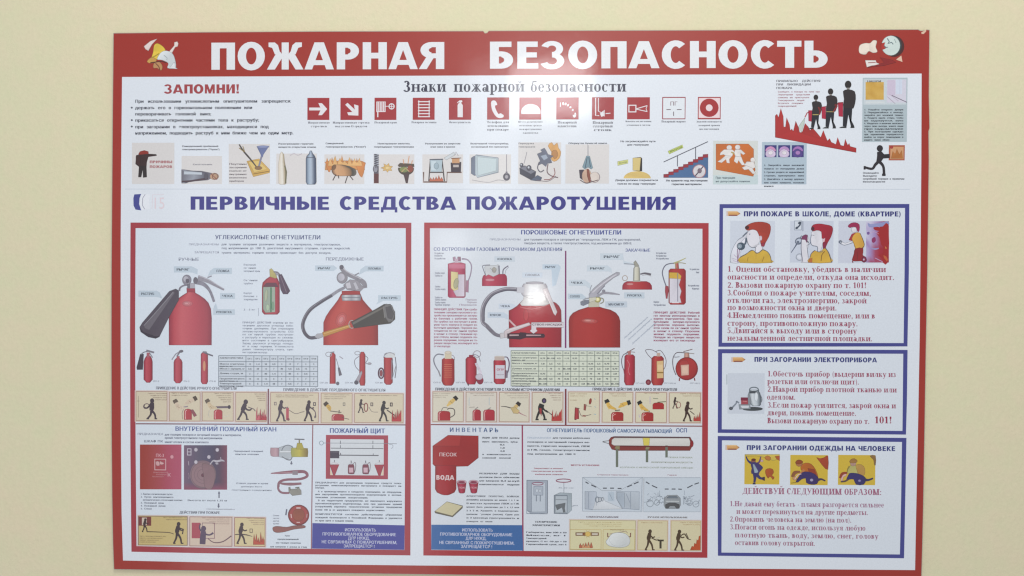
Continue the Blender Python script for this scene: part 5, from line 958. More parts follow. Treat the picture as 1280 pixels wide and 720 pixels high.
def e(f):
    f.rect(698,352,722,376,'b8a094'); f.curve([(700,350),(664,332),(624,334),(640,366),(664,390)],4,'6c6068'); f.curve([(690,344),(720,336),(744,362),(760,400),(756,440),(740,470)],4,'6c5c60'); f.poly([(698,408),(742,404),(742,520),(700,522)],'cfae7c'); f.rect(700,480,742,488,'8c6c34'); f.rect(704,430,738,470,'d8bc90'); f.ell(642,548,17,18,'843444'); f.ell(642,548,8,9,'a05c64'); f.text(746,826,558,8,'ОП-50(з)','8a8c98',.01)
small('extinguisher_picture','red charged extinguisher with orange label and wheel',V,[(374,680,730),(388,664,744),(545,662,744),(568,674,732)],RS,e)
def e(f):
    f.ell(898,458,74,76,'8c3038',0,26); f.ell(896,456,69,71,'a43c3c',0,26); f.ell(880,430,30,30,'ac4644',0,14); f.poly([(858,434),(912,430),(912,500),(862,504)],'cca494'); f.rect(868,442,904,490,'d4b4a0'); f.curve([(884,352),(830,352),(806,390),(808,450),(826,500)],5,'5c4c54'); f.curve([(820,360),(814,380),(850,378)],5,'8c8c94'); f.line([(876,344),(936,328)],5,'7c6460'); f.line([(890,352),(948,358)],4,'8c7c74'); f.segs([(850,520,848,540),(948,518,952,538)],7,'7c3438'); f.text(918,988,558,8,'ОП-8(г)','8a8c98',.01)
small('extinguisher_picture','round ball shaped red extinguisher',V,[(350,884,912),(384,880,916)],[(0,'a88478'),(.5,'c89c8c'),(1,'8c645c')],e)
table(pp,638.8,438.2,774,482.4,[438.2,444.0,451.0,457.6,463.6,470,476.4,482.4],[638.8,673.4,683.6,693.6,703.6,713.4,723.8,733.8,743.4,753.6,763.6,773.8],'cbd0c0','78807a',['ОП-1','ОП-2','ОП-5','ОП-10','ОП-50','ОП-1','ОП-2','ОП-4','ОП-8','ОП-50'],ROWS+[['Огнетушащая','способность']],['1','2,5','3,8','70','80..100','4,5','12','1','0,35','0,70','1,15'],'pale green grid table of powder extinguisher data')
# step cards
V=(520,475,5.333); YC='cfa850'
f=card(pp,540.8,489.4,579.6,527.2,'hand lifting red extinguisher by the handle','cdc6b4',view=V); dome(f,146,228,206,270,'a83438'); f.curve([(228,250),(256,230),(254,196),(226,188),(208,196)],6,'5a5250'); f.curve([(170,206),(182,184),(210,186)],5,'7c7870'); hand(f,(266,120),(236,146),(206,174),'3e3a38','cdae68'); lines(f,114,230,92,3,12,5,right=False); f.done()
f=card(pp,582.4,489.8,621.2,527.4,'two red extinguishers side by side','cdc6ba',view=V); dome(f,378,432,196,270,'a83440'); dome(f,450,524,196,270,'a83440'); f.segs([(392,196,414,180),(478,196,498,184)],6,'8c8a84'); f.line([(354,182),(392,180)],3,'7c7468'); f.segs([(354,116,354,170),(488,116,488,166)],3,'9ab0bc'); lines(f,360,520,92,2,12,5); f.done()
f=card(pp,624,490,661.8,527.4,'yellow glove holding a nozzle','cdc6b4',view=V); f.curve([(566,176),(600,178),(630,186)],[3,6,7],'5a5450'); hand(f,(684,158),(660,190),(690,222),'3e3834','c8aa70'); f.poly([(630,184),(660,180),(690,206),(680,224),(650,222)],'c4ac78'); f.curve([(684,214),(706,228),(740,242)],[8,5,2],'a87880'); lines(f,588,746,92,3,14,5); f.done()
f=card(pp,665,490.2,704,527.6,'man in dark clothes aiming at flames','cdc6b4',view=V); f.man((854,138),15,[([(840,160),(832,184),(830,206)],(34,38,28)),([(838,164),(852,196),(880,216)],(14,12,8)),([(826,204),(812,234),(804,258)],(19,15,12)),([(836,204),(852,234),(858,258)],(19,14,12))],'3a2c30',1); f.ell(854,140,9,11,'5c4c70'); f.poly([(822,186),(838,190),(836,240),(826,220)],'a03c40'); f.line([(866,200),(912,238)],5,'3a2c30'); f.rect(796,258,818,268,'2c2428'); f.rect(848,258,872,268,'2c2428'); flame(f,904,972,272,76,'b44440',6,2); f.poly([(930,272),(972,192),(972,272)],'b0403c'); lines(f,880,968,90,4,15,6,'94746a'); f.done()
V=(700,475,5.333)
f=card(pp,710.4,489.6,749.6,528,'red extinguisher with small pictures of parts','cfc7ae',view=V); f.body([(188,100,124),(260,96,126)],[(0,'8c3034'),(.5,'b0444a'),(1,'843034')]); f.line([(100,184),(130,190)],5,'6a5450'); f.curve([(128,204),(140,236),(160,240),(208,230)],4,'74605c'); f.line([(150,238),(172,240)],9,'8c4c48'); f.poly([(160,160),(176,164),(170,204),(158,200)],'94504c'); f.line([(166,170),(210,178)],3,'8c8478'); f.ell(202,142,8,20,'94443c',10); f.line([(96,262),(110,264)],6,'6c3434'); f.segs([(228,124,236,130),(230,176,238,182),(224,226,240,230)],4,'8caab8'); lines(f,66,180,94,2,14,6,'a07c5c',False); lines(f,66,112,136,1,14,6,'a07c5c',False); f.done()
f=card(pp,752.6,490,791.4,528,'two yellow gloves over red extinguisher','cfc7ae',view=V); dome(f,342,422,212,272,'a4342c'); f.curve([(354,268),(352,240),(372,226)],3,'dcb8a8'); f.line([(366,204),(400,200)],7,'6c6858'); hand(f,(312,140),(330,176),(376,196),'30282c',YC); hand(f,(460,150),(420,164),(390,184),'30282c',YC); lines(f,330,440,94,2,14,6,'a07c5c'); f.done()
f=card(pp,794.4,490.2,833.6,528.2,'yellow glove pressing lever of red extinguisher','cfc7ae',view=V); dome(f,544,622,214,274,'a4342c'); f.curve([(556,270),(554,242),(572,230)],3,'dcb8a8'); f.line([(560,204),(600,208)],6,'6c6858'); hand(f,(530,150),(548,182),(590,206),'30282c',YC); dome(f,618,692,150,194,'a43434',False); f.line([(650,148),(706,144)],5,'5c6048'); f.line([(620,122),(654,124)],4,'7c8470'); f.segs([(526,230,530,250),(600,110,600,160)],4,'b8a8c4'); lines(f,560,660,90,1,14,6,'a07c5c'); f.done()
f=card(pp,836.4,490.6,876,528.4,'men putting out fire with a hose','cfc7ae',view=V); walker(f,766,156,.6,1,'4a3c3c'); f.ring(790,166,14,4,'8c4a48',20); walker(f,848,216,1.05,1,'4a3a30'); f.line([(866,206),(896,230)],5,'4a3a30'); flame(f,890,938,274,66,'b44a40',4,4); lines(f,800,934,94,2,14,6,'a07c5c'); f.done()
# inventory
f=Fig('inventory_picture', pp, 5, 'red sand box, water barrel and buckets', view=(520,475,5.333))
f.poly([(112,440),(214,368),(416,372),(416,518),(346,574),(268,576),(124,572),(112,560)],'9c3434'); f.poly([(112,440),(214,368),(300,370),(290,440)],'a43c3a'); f.view(520,585,5.333)
f.body([(-18,129,268),(140,128,268),(162,140,256),(176,170,226),(180,186,212)],[(0,'8c2e34'),(.15,'a4383c'),(.6,'a03438'),(1,'8c2c34')]); f.view(520,475,5.333); f.text(154,272,508,24,'ПЕСОК','d0b8b8',.02); f.text(134,256,664,30,'ВОДА','d4c0c0',font=bold)
f.view(520,585,5.333)
for x in (272,352):
    f.body([(92,x,x+64),(162,x+14,x+54),(168,x+24,x+44)],[(0,'8c2c44'),(.4,'b04458'),(1,'8c2c40')]); f.ell(x+32,92,32,12,'c8a0ac'); f.ell(x+32,94,22,7,'8c4456'); f.text(x+12,x+54,136,11,'ПОЖ','d0a8b0',.02)
f.poly([(124,290),(206,224),(312,252),(310,266),(244,326),(130,300)],'6c6658'); f.poly([(126,288),(206,225),(310,254),(242,318)],'c4bb98'); f.done()
f=Fig('text_block', pp, 5, view=(520,475,5.333)); IK='363a46'
f.para(442,690,390,26,11,[('ЯЩИК ДЛЯ ПЕСКА должен',442,690),('иметь вместимость, куб.м:',442,680)],IK,.045)
for i,s_ in enumerate(('0,5','1,0','3,0')): f.text(560,592,436+i*21,10,s_,IK,.045)
f.para(442,632,500,23,10,['и комплектоваться','совковой лопатой'],IK,.04)
f.para(422,690,628,24,10,['РЕЗЕРВУАР ДЛЯ ВОДЫ','должен быть объемом','не менее 0,2 м.куб','комплектоваться ведрами'],IK,.045); f.view(520,585,5.333)
f.para(336,688,192,24,10,['АСБЕСТОВОЕ ПОЛОТНО, ВОЙЛОК','(КОШМА) размером не менее 1 х 1 м.','В местах хранения ЛВЖ и ГЖ','может быть увеличено до 2 х 1,5 или','2 х 2 м. Хранить в водонепрони-','цаемом футляре (чехле). Один раз','в 3 месяца просушивать и','очищать от пыли'],IK,.035,last=510)
f.view(520,475,5.333); f.text(742,900,390,11,'ПРЕДНАЗНАЧЕН','9aa8bc',.012); f.text(912,1160,390,10,'для тушения небольших',IK,.05); f.para(742,1160,417,26.5,10,['пожаров и загораний твердых ве-','ществ, горючих жидкостей, ЛВЖ','и ГЖ, газов, электроустановок','под напряжением до 1000 В'],IK,.045,last=1064)
f.text(1032,1222,572,10,'МЕСТА УСТАНОВКИ','9c4456',.04); f.text(786,980,592,8,'Закрепляют и вешают','9e4858',.04); f.text(768,1006,611,8,'электрические устройства','9e4858',.04); f.text(794,982,632,8,'кабельные каналы','9e4858',.04)
f.view(520,585,5.333); f.text(792,942,364,11,'ТЕХНИЧЕСКИЕ','383c48',.05); f.text(776,960,386,11,'ХАРАКТЕРИСТИКИ','383c48',.05)
f.para(734,1004,432,20,9,[('Габариты, мм 500 х 50',734,1004),('Масса, кг 1',734,1004),('Температурный',734,870),('предел, С от -50 до + 50',734,1004),('Гарантийный срок, лет 5',734,1004)],IK,.04)
f.view(700,585,5.333); f.text(174,392,330,10,'САМОСРАБАТЫВАНИЕ','5c444c',.03); f.text(584,850,332,10,'РУЧНОЕ ИСПОЛЬЗОВАНИЕ','5c4c44',.03); f.text(248,456,48,8,'Стеновые перегородки','a06474',.01); f.text(716,780,50,8,'Гараж','a06474',.01); f.view(700,475,5.333)
f.text(720,884,520,9,'ТРУБКА ПОРОШКА','8c9470',.006); f.text(608,886,552,9,'ВИБРИРУЮЩАЯ ЖИДКОСТЬ','8a9070',.008); f.text(398,888,586,9,'КОЛПАЧОК С МЕЛКО-СУХОЙ ПОРОШКОВОЙ СМЕСЬЮ','8a9478',.006); f.done()
blue(pp,[(539.2,655.8),(652.6,656.4),(654,688.2),(539,687)],'44699f',0,[('ИСПОЛЬЗОВАТЬ',577.5,616,664.2),('ПРОТИВОПОЖАРНОЕ ОБОРУДОВАНИЕ',550,640.5,669.4),('ДЛЯ НУЖД,',582,608,674.6),('НЕ СВЯЗАННЫХ С ПОЖАРОТУШЕНИЕМ,',549,643,679.8),('ЗАПРЕЩАЕТСЯ !',576,615.5,684.8)],3.8,'lighter blue strip with white warning text')
# self firing extinguisher
f=Fig('tube_picture', pp, 5, 'long tube of the self firing powder extinguisher', view=(700,475,5.333))
f.poly([(326,400),(340,382),(360,376),(868,380),(890,424),(866,470),(380,470),(346,462),(328,432)],'84403c'); f.poly([(346,398),(362,386),(860,388),(872,424),(860,442),(360,436),(344,426)],'c6c4c0'); f.line([(350,381),(866,384)],6,'5c484c'); f.poly([(552,386),(598,386),(594,436),(558,436)],'cfc054'); f.line([(284,410),(326,404),(326,424),(284,412)],5,'7c7c80'); f.ell(878,424,11,22,'8c3438')
f.segs([(380,446,380,580),(580,448,580,548),(710,436,710,516)],16,'6e7468'); f.poly([(362,456),(372,440),(398,440),(398,464)],'8c8060'); f.poly([(566,462),(574,446),(598,446),(594,462)],'8c8060'); f.line([(400,440),(860,444)],7,'6c3434'); f.done()
f=Fig('cabinet_picture', pp, 5, 'grey electrical cabinet drawing', view=(520,585,5.333))
f.poly([(738,80),(878,82),(878,300),(770,306),(738,282)],'9ca4b0'); f.poly([(770,98),(862,98),(862,290),(770,292)],'b8c0ca'); f.frame(738,80,878,306,4,'767e8c'); f.ring(812,104,36,5,'8c5068',9); f.rect(784,122,846,180,'a8b0bc'); f.ell(806,150,9,11,'bcc4ce'); f.ell(828,152,9,11,'bcc4ce'); f.segs([(802,180,802,222),(828,180,828,222)],5,'6e7684'); f.frame(784,120,848,182,3,'7c8492'); f.segs([(738,284,770,292),(770,98,770,292)],3,'7c8492'); f.done()
f=Fig('cabinet_picture', pp, 5, 'small grey cabinet with extinguisher above', view=(520,585,5.333))
f.ring(984,84,50,6,'8c4c60',11); f.line([(986,98),(986,164)],3,'6c7480'); f.text(948,1050,136,9,'30..50 см','8a909c',.006); f.poly([(920,182),(960,164),(1038,168),(1038,280),(1010,306),(920,304)],'9ea8b0'); f.poly([(930,186),(1008,186),(1008,296),(930,296)],'aeb6be'); f.frame(922,180,1010,304,4,'717986'); f.poly([(930,246),(960,240),(996,232),(990,268),(996,296),(982,296),(974,262),(940,280)],'6c7074'); f.line([(932,210),(1006,212)],4,'80868e'); f.text(1044,1092,252,7,'шкаф','8c94a0',.01); f.line([(1036,256),(1060,250)],3,'8c94a0'); f.done()
def sketch(f, x0,x1,y0,y1,n,seed,w=2.5,cols=('8a929e','767e8a','9ca4ae')):
    r=random.Random(seed)
    for i in range(n):
        x=x0+(x1-x0)*r.random(); y=y0+(y1-y0)*r.random(); a=r.random()*6.28; l=8+r.random()*20
        f.curve([(x,y),(x+l*math.cos(a)*.5,y+l*math.sin(a)*.5+r.random()*8-4),(x+l*math.cos(a),y+l*math.sin(a))],w,cols[i%3],2)
f=Fig('room_picture', pp, 5, 'grey drawing of a partitioned hall', view=(700,585,5.333))
f.poly([(150,62),(556,62),(548,292),(150,288)],'c0c8d2'); f.poly([(150,62),(552,62),(400,150),(280,150)],'c2cad4'); f.poly([(166,156),(242,158),(242,250),(216,278),(166,272)],'b2bac6'); f.poly([(374,156),(528,158),(528,278),(412,268),(374,200)],'b4bcc6'); f.poly([(380,162),(430,164),(430,262),(414,262),(380,210)],'a6b0bc'); f.rect(320,158,362,220,'b0bcc8'); f.poly([(242,200),(290,196),(300,220),(420,272),(220,276)],'ccd0d6')
f.segs([(170,92,190,104),(208,112,242,128),(286,134,312,134),(334,134,360,134),(384,136,410,136),(448,126,480,112),(492,106,524,92)],7,'54565e'); f.segs([(150,62,556,62),(166,156,242,158),(374,156,528,158),(528,158,528,278),(242,158,242,250),(150,62,150,288),(548,62,540,290)],2.5,'8c96a4'); f.ring(248,210,12,5,'747c88',18); f.ring(266,210,8,4,'747c88',14); f.ring(282,208,6,4,'747c88',12); f.segs([(410,268,528,278),(470,160,470,272),(440,170,466,230),(330,170,350,214),(166,272,216,276),(190,160,190,270)],2.5,'8690a0'); f.done()
f=Fig('room_picture', pp, 5, 'grey drawing of a garage with car and bicycles', view=(700,585,5.333))
f.poly([(560,64),(936,64),(936,292),(556,292)],'bfc8d2'); f.segs([(572,92,596,106),(612,116,648,132),(698,140,724,140),(744,140,770,140),(788,140,812,142),(848,132,884,114),(896,108,926,98)],7,'54565e'); f.segs([(560,64,936,64),(664,150,664,180),(830,150,830,180)],2.5,'8c96a4'); f.poly([(694,200),(716,182),(780,180),(802,200),(804,248),(790,270),(704,270),(692,248)],'94999e'); f.poly([(712,200),(724,188),(776,188),(786,200)],'747c86'); f.poly([(702,244),(726,232),(768,232),(796,244),(796,268),(776,270),(764,252),(732,252),(720,270),(704,268)],'5a5a5c'); f.rect(706,218,794,226,'b4b8ba')
f.ring(600,236,22,4,'8c949c'); f.ring(646,230,18,4,'8c949c'); f.ring(864,232,18,4,'949ca6'); f.ring(906,240,20,4,'949ca6'); sketch(f,576,690,180,230,26,3); sketch(f,820,930,186,246,24,4); f.done()
f=card(pp,712.4,649.8,794.6,687.2,'tube over flames and white powder cloud','cfc8a0','a8a070',view=(700,585,5.333)); lines(f,120,410,362,3,13,6,'b09864'); f.frame(66,408,276,542,3,'c0a468'); f.frame(286,408,500,545,3,'c0a468')
f.poly([(104,430),(168,430),(168,450),(104,450)],'7c4c3c'); f.rect(110,434,150,446,'c8c0b0'); f.poly([(206,430),(258,430),(258,450),(206,450)],'7c4c3c'); f.rect(212,434,252,446,'c8c0b0')
for i in range(10):
    a=i*math.pi/5; f.line([(186,440),(186+32*math.cos(a),440+28*math.sin(a))],[6,1],'bf9848')
f.ell(186,440,18,16,'d0b060'); flame(f,128,218,532,54,'b4644c',5,7); flame(f,146,200,532,30,'cf9468',3,2); f.line([(318,432),(318,458),(336,458)],7,'7c5048'); f.line([(470,432),(470,458),(450,458)],7,'7c5048'); f.line([(330,440),(440,420),(450,434)],4,'a48c7c')
f.poly([(320,470),(350,436),(400,430),(440,440),(464,470),(460,510),(420,528),(360,526),(320,514),(306,490)],'cdd0d0',3); f.ring(390,480,60,2,'b4b8b8',40,20,200); f.text(336,426,414,7,'Распыление','8a6c50',.01); f.done()
f=card(pp,797,650.4,834.6,687.6,'man setting up the tube on a stand','cdc3a0','b8a070',view=(700,585,5.333)); walker(f,596,486,1.1,1,'544434'); f.line([(610,466),(640,480),(660,478)],7,'544434'); f.poly([(652,478),(692,478),(690,488),(676,488),(676,536),(664,536),(664,488),(652,486)],'4c4438'); f.line([(640,470),(664,462)],5,'b8b0a0'); lines(f,540,684,366,1,13,6,'b0885c'); f.done()
f=card(pp,838.6,650.6,876.2,688,'man spraying powder towards orange fire','cdc3a0','b8a070',view=(700,585,5.333)); walker(f,792,488,1.1,1,'544434'); f.curve([(806,450),(830,440),(850,470),(874,478)],[7,8,7,3],'544434'); f.line([(840,434),(856,470)],6,'5c5044'); f.poly([(868,546),(880,520),(892,524),(896,500),(908,506),(912,476),(922,482),(926,456),(936,450),(936,546)],'b4502c'); lines(f,802,934,366,2,13,6,'b0885c'); f.done()
# ================================================================ right hand panels
NV='4c4e8c'
def npanel(name, o, i, label):
    f=Fig(name, poster, 4, label); f.raw(o,NV); f.raw(i,'d0d6df'); return f.done()
def pencil(parent, x, y, w_, label=None):
    f=Fig('pencil_mark', parent, 5, label); h=w_*.34
    f.poly([(x,y),(x+w_*.75,y),(x+w_,y+h*.5),(x+w_*.75,y+h),(x,y+h)],'cf9c60'); f.rect(x,y,x+w_*.12,y+h,'c8b4b0'); f.line([(x+w_*.12,y+h*.15),(x+w_*.75,y+h*.15)],h*.2,'dcb884'); f.line([(x+w_*.18,y+h*.86),(x+w_*.78,y+h*.86)],h*.26,'8c5444'); f.poly([(x+w_*.86,y+h*.24),(x+w_,y+h*.5),(x+w_*.86,y+h*.76)],'a87858'); f.done()
p1=npanel('school_fire_panel',[(899.4,255.2),(1136.6,255),(1136,340),(1134.2,433),(898,433.4),(898.6,340)],[(903.8,260.2),(1131.2,260),(1130.6,340),(1129.4,428.8),(902.6,428.4),(903.2,340)],'upper navy framed panel with two boys and fire')
pencil(p1,908,264,17.6)
f=Fig('heading_lettering',p1,5); f.text(929.4,1126.4,270.4,6.3,'ПРИ ПОЖАРЕ В ШКОЛЕ, ДОМЕ (КВАРТИРЕ)','3e4078',font=bold); f.done()
f=Fig('text_block',p1,5); CR='9c5066'; ls=[('1. Оцени обстановку, убедись в наличии',909.4,1107.6,339.6),('опасности и определи, откуда она исходит.',909,1118,349.4),('2. Вызови пожарную охрану по т. 101!',909.4,1083.4,359.6),('3.Сообщи о пожаре учителям, соседям,',909,1089,369.2),('отключи газ, электроэнергию, закрой',909,1083.4,378.6),('по возможности окна и двери.',909,1046,387.6),('4.Немедленно покинь помещение, или в',909,1094,397.4),('сторону, противоположную пожару.',909,1072.4,407.2),('5.Двигайся к выходу или в сторону',909,1071,416.4),('незадымленной лестничной площадки.',909,1090.6,425.8)]
for s_,a,b_,y in ls: f.text(a,b_,y,7.0,s_,CR,font=serif)
f.done()
f=Fig('picture',p1,5,'boy with red hair at the telephone, yellow shirt',view=(900,270,11.636)); f.rect(150,70,800,680,'c4cad6')
OL='4c5264'; SK='d2d0d8'
f.poly([(160,680),(150,600),(180,480),(250,360),(330,310),(400,230),(380,330),(360,400),(290,540),(300,620),(290,680)],'cfd0da',2); f.curve([(148,680),(152,580),(190,460),(260,350),(330,300)],6,'7c8494'); f.curve([(330,300),(380,250),(410,226)],[20,22,12],'6c7482'); f.curve([(300,380),(340,340),(380,300)],5,'7c8494')
f.poly([(390,300),(400,240),(460,190),(540,200),(590,300),(560,400),(500,450),(450,456),(410,400)],SK,3); f.poly([(510,430),(600,400),(620,490),(560,530),(510,530)],SK); f.poly([(366,160),(420,120),(500,92),(620,88),(720,120),(736,200),(710,300),(660,390),(640,440),(600,430),(584,340),(600,300),(570,290),(540,220),(480,196),(430,206),(400,210),(372,190)],'a8443a',2); f.ell(392,168,26,26,'54283a'); f.ell(592,322,18,34,'cfbcc8'); f.poly([(600,400),(650,380),(640,446),(600,440)],'963c4c')
f.poly([(290,600),(360,560),(430,520),(480,500),(510,520),(550,540),(610,490),(660,500),(720,560),(745,640),(750,680),(290,680)],'c8a43c',2); f.curve([(286,604),(370,560),(450,500),(490,506)],8,OL); f.curve([(620,490),(690,520),(734,590),(744,676)],8,OL); f.curve([(500,510),(520,540),(560,536),(620,490)],7,OL); f.segs([(408,600,396,660),(640,590,610,670)],8,'94702c'); f.curve([(386,330),(400,390),(440,446),(500,458),(540,430)],6,OL); f.line([(624,440),(622,490)],5,OL); f.curve([(512,450),(520,490),(508,524)],5,OL)
f.ell(304,440,58,54,'4c5a68',0,18); f.ell(284,438,34,34,'8c9aa8',0,14); f.ell(280,440,16,16,'a8b4c0'); f.curve([(340,430),(372,390),(380,320)],[20,26,22],'54606e'); f.line([(254,480),(250,560),(262,680)],9,'7c4c74'); f.line([(282,490),(270,580),(250,660)],9,'8c5c84'); f.segs([(200,560,240,600),(180,620,240,630),(190,650,240,660)],5,'a884a8'); f.ell(432,264,8,10,'7c8498'); f.done()
f=Fig('picture',p1,5,'boy covering nose, plug and telephone sign beside',view=(1000,270,10.667)); f.rect(-130,66,448,620,'c0c6d4')
f.rect(-78,62,24,190,'8c94a4'); f.rect(-70,70,16,182,'c8ced8'); f.curve([(2,84),(-2,120),(-40,160)],[26,20,16],'4c5464'); f.ell(-6,92,20,14,'4c5464',-30); f.ell(-42,158,20,13,'4c5464',-30); f.line([(38,70),(38,200)],8,'5c6478')
f.curve([(-120,490),(-60,400),(-40,360)],[8,14,30],'5c6478'); f.ell(-16,334,52,44,'6c7488',-30,16); f.ell(-20,332,38,28,'b4bccc',-30,14); f.ell(-28,346,16,12,'6c7488'); f.line([(4,290),(20,262)],11,'5c6478'); f.line([(38,330),(56,290)],14,'4c5468'); f.ring(-8,548,46,6,'8c94a4'); f.ell(-8,548,38,38,'c8ccd8',0,16)
f.poly([(20,620),(14,400),(16,300),(40,260),(96,250),(120,320),(108,400),(96,460),(110,560),(120,620)],SK); f.poly([(16,310),(30,270),(70,248),(100,254),(96,330),(90,358),(70,316),(40,314)],'7c4464'); f.curve([(20,310),(14,440),(36,610)],8,'5c5c74'); f.line([(92,330),(110,350),(100,360)],12,'4c4c5c'); f.curve([(92,390),(96,440),(110,550)],6,'6c7080')
f.poly([(150,240),(170,200),(220,190),(290,210),(310,330),(270,470),(236,480),(230,410),(160,390),(140,330)],SK,2); f.poly([(150,160),(180,116),(260,104),(340,116),(420,136),(436,190),(410,280),(370,350),(340,420),(330,460),(306,430),(310,350),(330,300),(290,300),(284,210),(220,190),(170,204)],'a03040',2); f.ell(168,170,20,26,'5c2040'); f.poly([(300,310),(334,294),(326,340),(304,350)],'d8b4c0'); f.poly([(300,360),(350,350),(340,440),(310,440)],'88304c')
f.poly([(110,620),(130,560),(150,500),(190,460),(240,480),(290,460),(330,430),(380,480),(410,560),(420,620)],'cca43c',2); f.poly([(110,620),(124,570),(160,560),(160,620)],'b86c3c'); f.curve([(340,430),(380,490),(420,620)],9,OL); f.curve([(132,550),(150,500),(200,456)],8,'5c5068'); f.curve([(280,600),(290,520),(330,470)],9,'74542c'); f.curve([(150,250),(140,330),(160,390),(230,410),(234,470),(280,480),(310,460)],7,'5c6478'); f.curve([(92,390),(130,370),(144,330)],6,'5c6478'); f.line([(150,250),(190,262)],5,'5c6478'); f.done()
f=Fig('picture',p1,5,'boy in cap running from red fire and smoke',view=(1000,270,10.667)); f.rect(514,66,1184,628,'c2c6d4')
f.grid(880,70,1184,620,5,6,lambda u,v:['c2c0d4','b0a4c8','9c84b4','a04c64','a03440','98303c'][min(5,int(u*3.6+v*1.6+(u*7+v*5)%1.3))])
f.ol=False; f.poly([(900,90),(940,110),(1010,100),(1080,90),(1140,72),(1180,76),(1180,130),(1060,180),(980,150),(920,150)],'8c90bc',2); f.poly([(960,300),(1000,280),(1010,330),(980,360),(956,340)],'8c3c64',2); f.poly([(980,150),(1100,140),(1178,110),(1178,612),(1100,618),(1090,560),(1040,520),(1100,500),(1110,420),(1080,380),(1060,290),(1020,230),(1060,200),(1000,190)],'9e3036',2); f.poly([(890,220),(920,210),(930,240),(900,250)],'745c94',2); f.curve([(940,430),(1000,440),(1050,430)],[8,26,12],'948cb8'); f.poly([(1110,520),(1150,540),(1170,580),(1160,610),(1120,560)],'b8603c'); f.poly([(1130,400),(1160,430),(1140,440)],'c07844')
f.curve([(920,240),(980,210),(1050,240)],5,'c49cb8'); f.curve([(940,130),(1000,120),(1060,150)],6,'9ca0c8'); f.curve([(1000,560),(1060,590),(1100,610)],8,'b89cc0')
f.ol=True; f.poly([(640,130),(680,96),(740,88),(790,116),(790,190),(770,210),(740,150),(700,146),(670,156),(650,150)],'9c3458',2); f.poly([(690,160),(740,150),(756,200),(740,220),(700,214),(684,190)],SK,2); f.poly([(650,320),(690,240),(740,220),(720,290),(690,330)],'a43c44'); f.poly([(690,300),(740,226),(800,230),(836,320),(856,400),(820,434),(740,436),(716,360)],'cc9c40',2); f.curve([(800,230),(840,320),(856,390),(820,434)],7,'5c4c40'); f.curve([(700,330),(730,400),(736,436)],6,'8c6c30')
f.poly([(690,332),(600,366),(540,330),(520,340),(540,372),(590,392),(700,360)],'d0d0d8'); f.curve([(540,370),(590,388),(660,370),(700,352)],6,'6c7484'); f.ell(538,346,22,20,'6c7484'); f.ell(544,350,10,8,'b8bcc8')
f.poly([(736,436),(840,430),(834,520),(880,560),(884,600),(850,620),(820,600),(790,600),(700,600),(700,560),(720,500)],'8c3038',2); f.ell(854,576,30,38,'7c3450'); f.ell(850,580,10,14,'c8b4c4'); f.line([(696,600),(706,624)],12,'7c3c48'); f.line([(770,480),(760,600)],5,'6c2430'); f.done()
p2=npanel('appliance_fire_panel',[(897.6,436.4),(1134.4,437.4),(1133.6,500),(1132.4,543.2),(897.2,541)],[(902.6,441.6),(1129,442.2),(1128,538.6),(902.2,536.6)],'middle navy framed panel with kettle and socket picture')
pencil(p2,914,446.4,18)
f=Fig('heading_lettering',p2,5); f.text(942.6,1096.4,452.2,6.0,'ПРИ ЗАГОРАНИИ ЭЛЕКТРОПРИБОРА','41467c',font=bold); f.done()
f=Fig('text_block',p2,5)
for s_,a,b_,y in [('1.Обесточь прибор (выдерни вилку из',959.4,1120,470.4),('розетки или отключи щит).',959,1074,480),('2.Накрой прибор плотной тканью или',959.4,1121,489.6),('одеялом.',958.6,994.4,499.4),('3.Если пожар усилится, закрой окна и',959.4,1120,509.4),('двери, покинь помещение.',959,1070.4,519),('Вызови пожарную охрану по т.',959,1087,529)]: f.text(a,b_,y,6.8,s_,CR,font=serif)
f.text(1093,1115.4,529,8.4,'101!','963a50',font=serif); f.done()
f=Fig('picture',p2,5,'silver kettle with red appliance and plug',view=(890,430,4.737)); f.rect(94,172,312,412,'c3c9d4')
f.line([(88,180),(88,240)],3,'6c8084'); f.ell(240,384,60,11,'4c5054',0,18); f.body([(272,226,270),(290,216,284),(330,216,292),(360,232,288),(366,240,282)],[(0,'6c7880'),(.3,'c8ced4'),(.6,'b8c0c8'),(.9,'6c747c'),(1,'54585e')]); f.curve([(222,280),(226,262),(250,256),(272,264),(276,284)],6,'646c74'); f.line([(220,290),(272,290)],5,'54585e'); f.ell(244,284,22,6,'54595f'); f.ell(262,312,10,26,'d0d6dc'); f.curve([(286,300),(296,330),(284,356)],4,'74787e'); f.rect(170,316,212,334,'7c3448'); f.rect(172,334,214,360,'a04c54'); f.poly([(158,358),(226,358),(228,384),(162,386)],'8a929a'); f.poly([(166,364),(220,364),(216,380),(176,380)],'c8ccd2'); f.curve([(160,350),(146,340),(142,352),(120,376)],[8,9,8,10],'808894'); f.ell(112,381,11,9,'5c6068'); f.line([(182,338),(206,340)],4,'c88488'); f.poly([(212,300),(222,300),(232,340),(226,360),(214,358)],'8c9098'); f.done()
p3=npanel('clothing_fire_panel',[(897.2,545.0),(1133,547.4),(1131.6,620),(1130,697.8),(897.4,694.6),(897,620)],[(902.4,550.4),(1127.4,552.4),(1126.4,620),(1124.8,693),(901.8,690.6),(902.2,620)],'lower navy framed panel with three yellow pictures')
pencil(p3,906.6,556.2,18)
f=Fig('heading_lettering',p3,5); f.text(933,1119.4,562.4,6.0,'ПРИ ЗАГОРАНИИ ОДЕЖДЫ НА ЧЕЛОВЕКЕ','41467c',font=bold); f.done()
f=Fig('text_block',p3,5); f.text(928,1102,617.2,7.4,'ДЕЙСТВУЙ СЛЕДУЮЩИМ ОБРАЗОМ:','a0647c',font=serif)
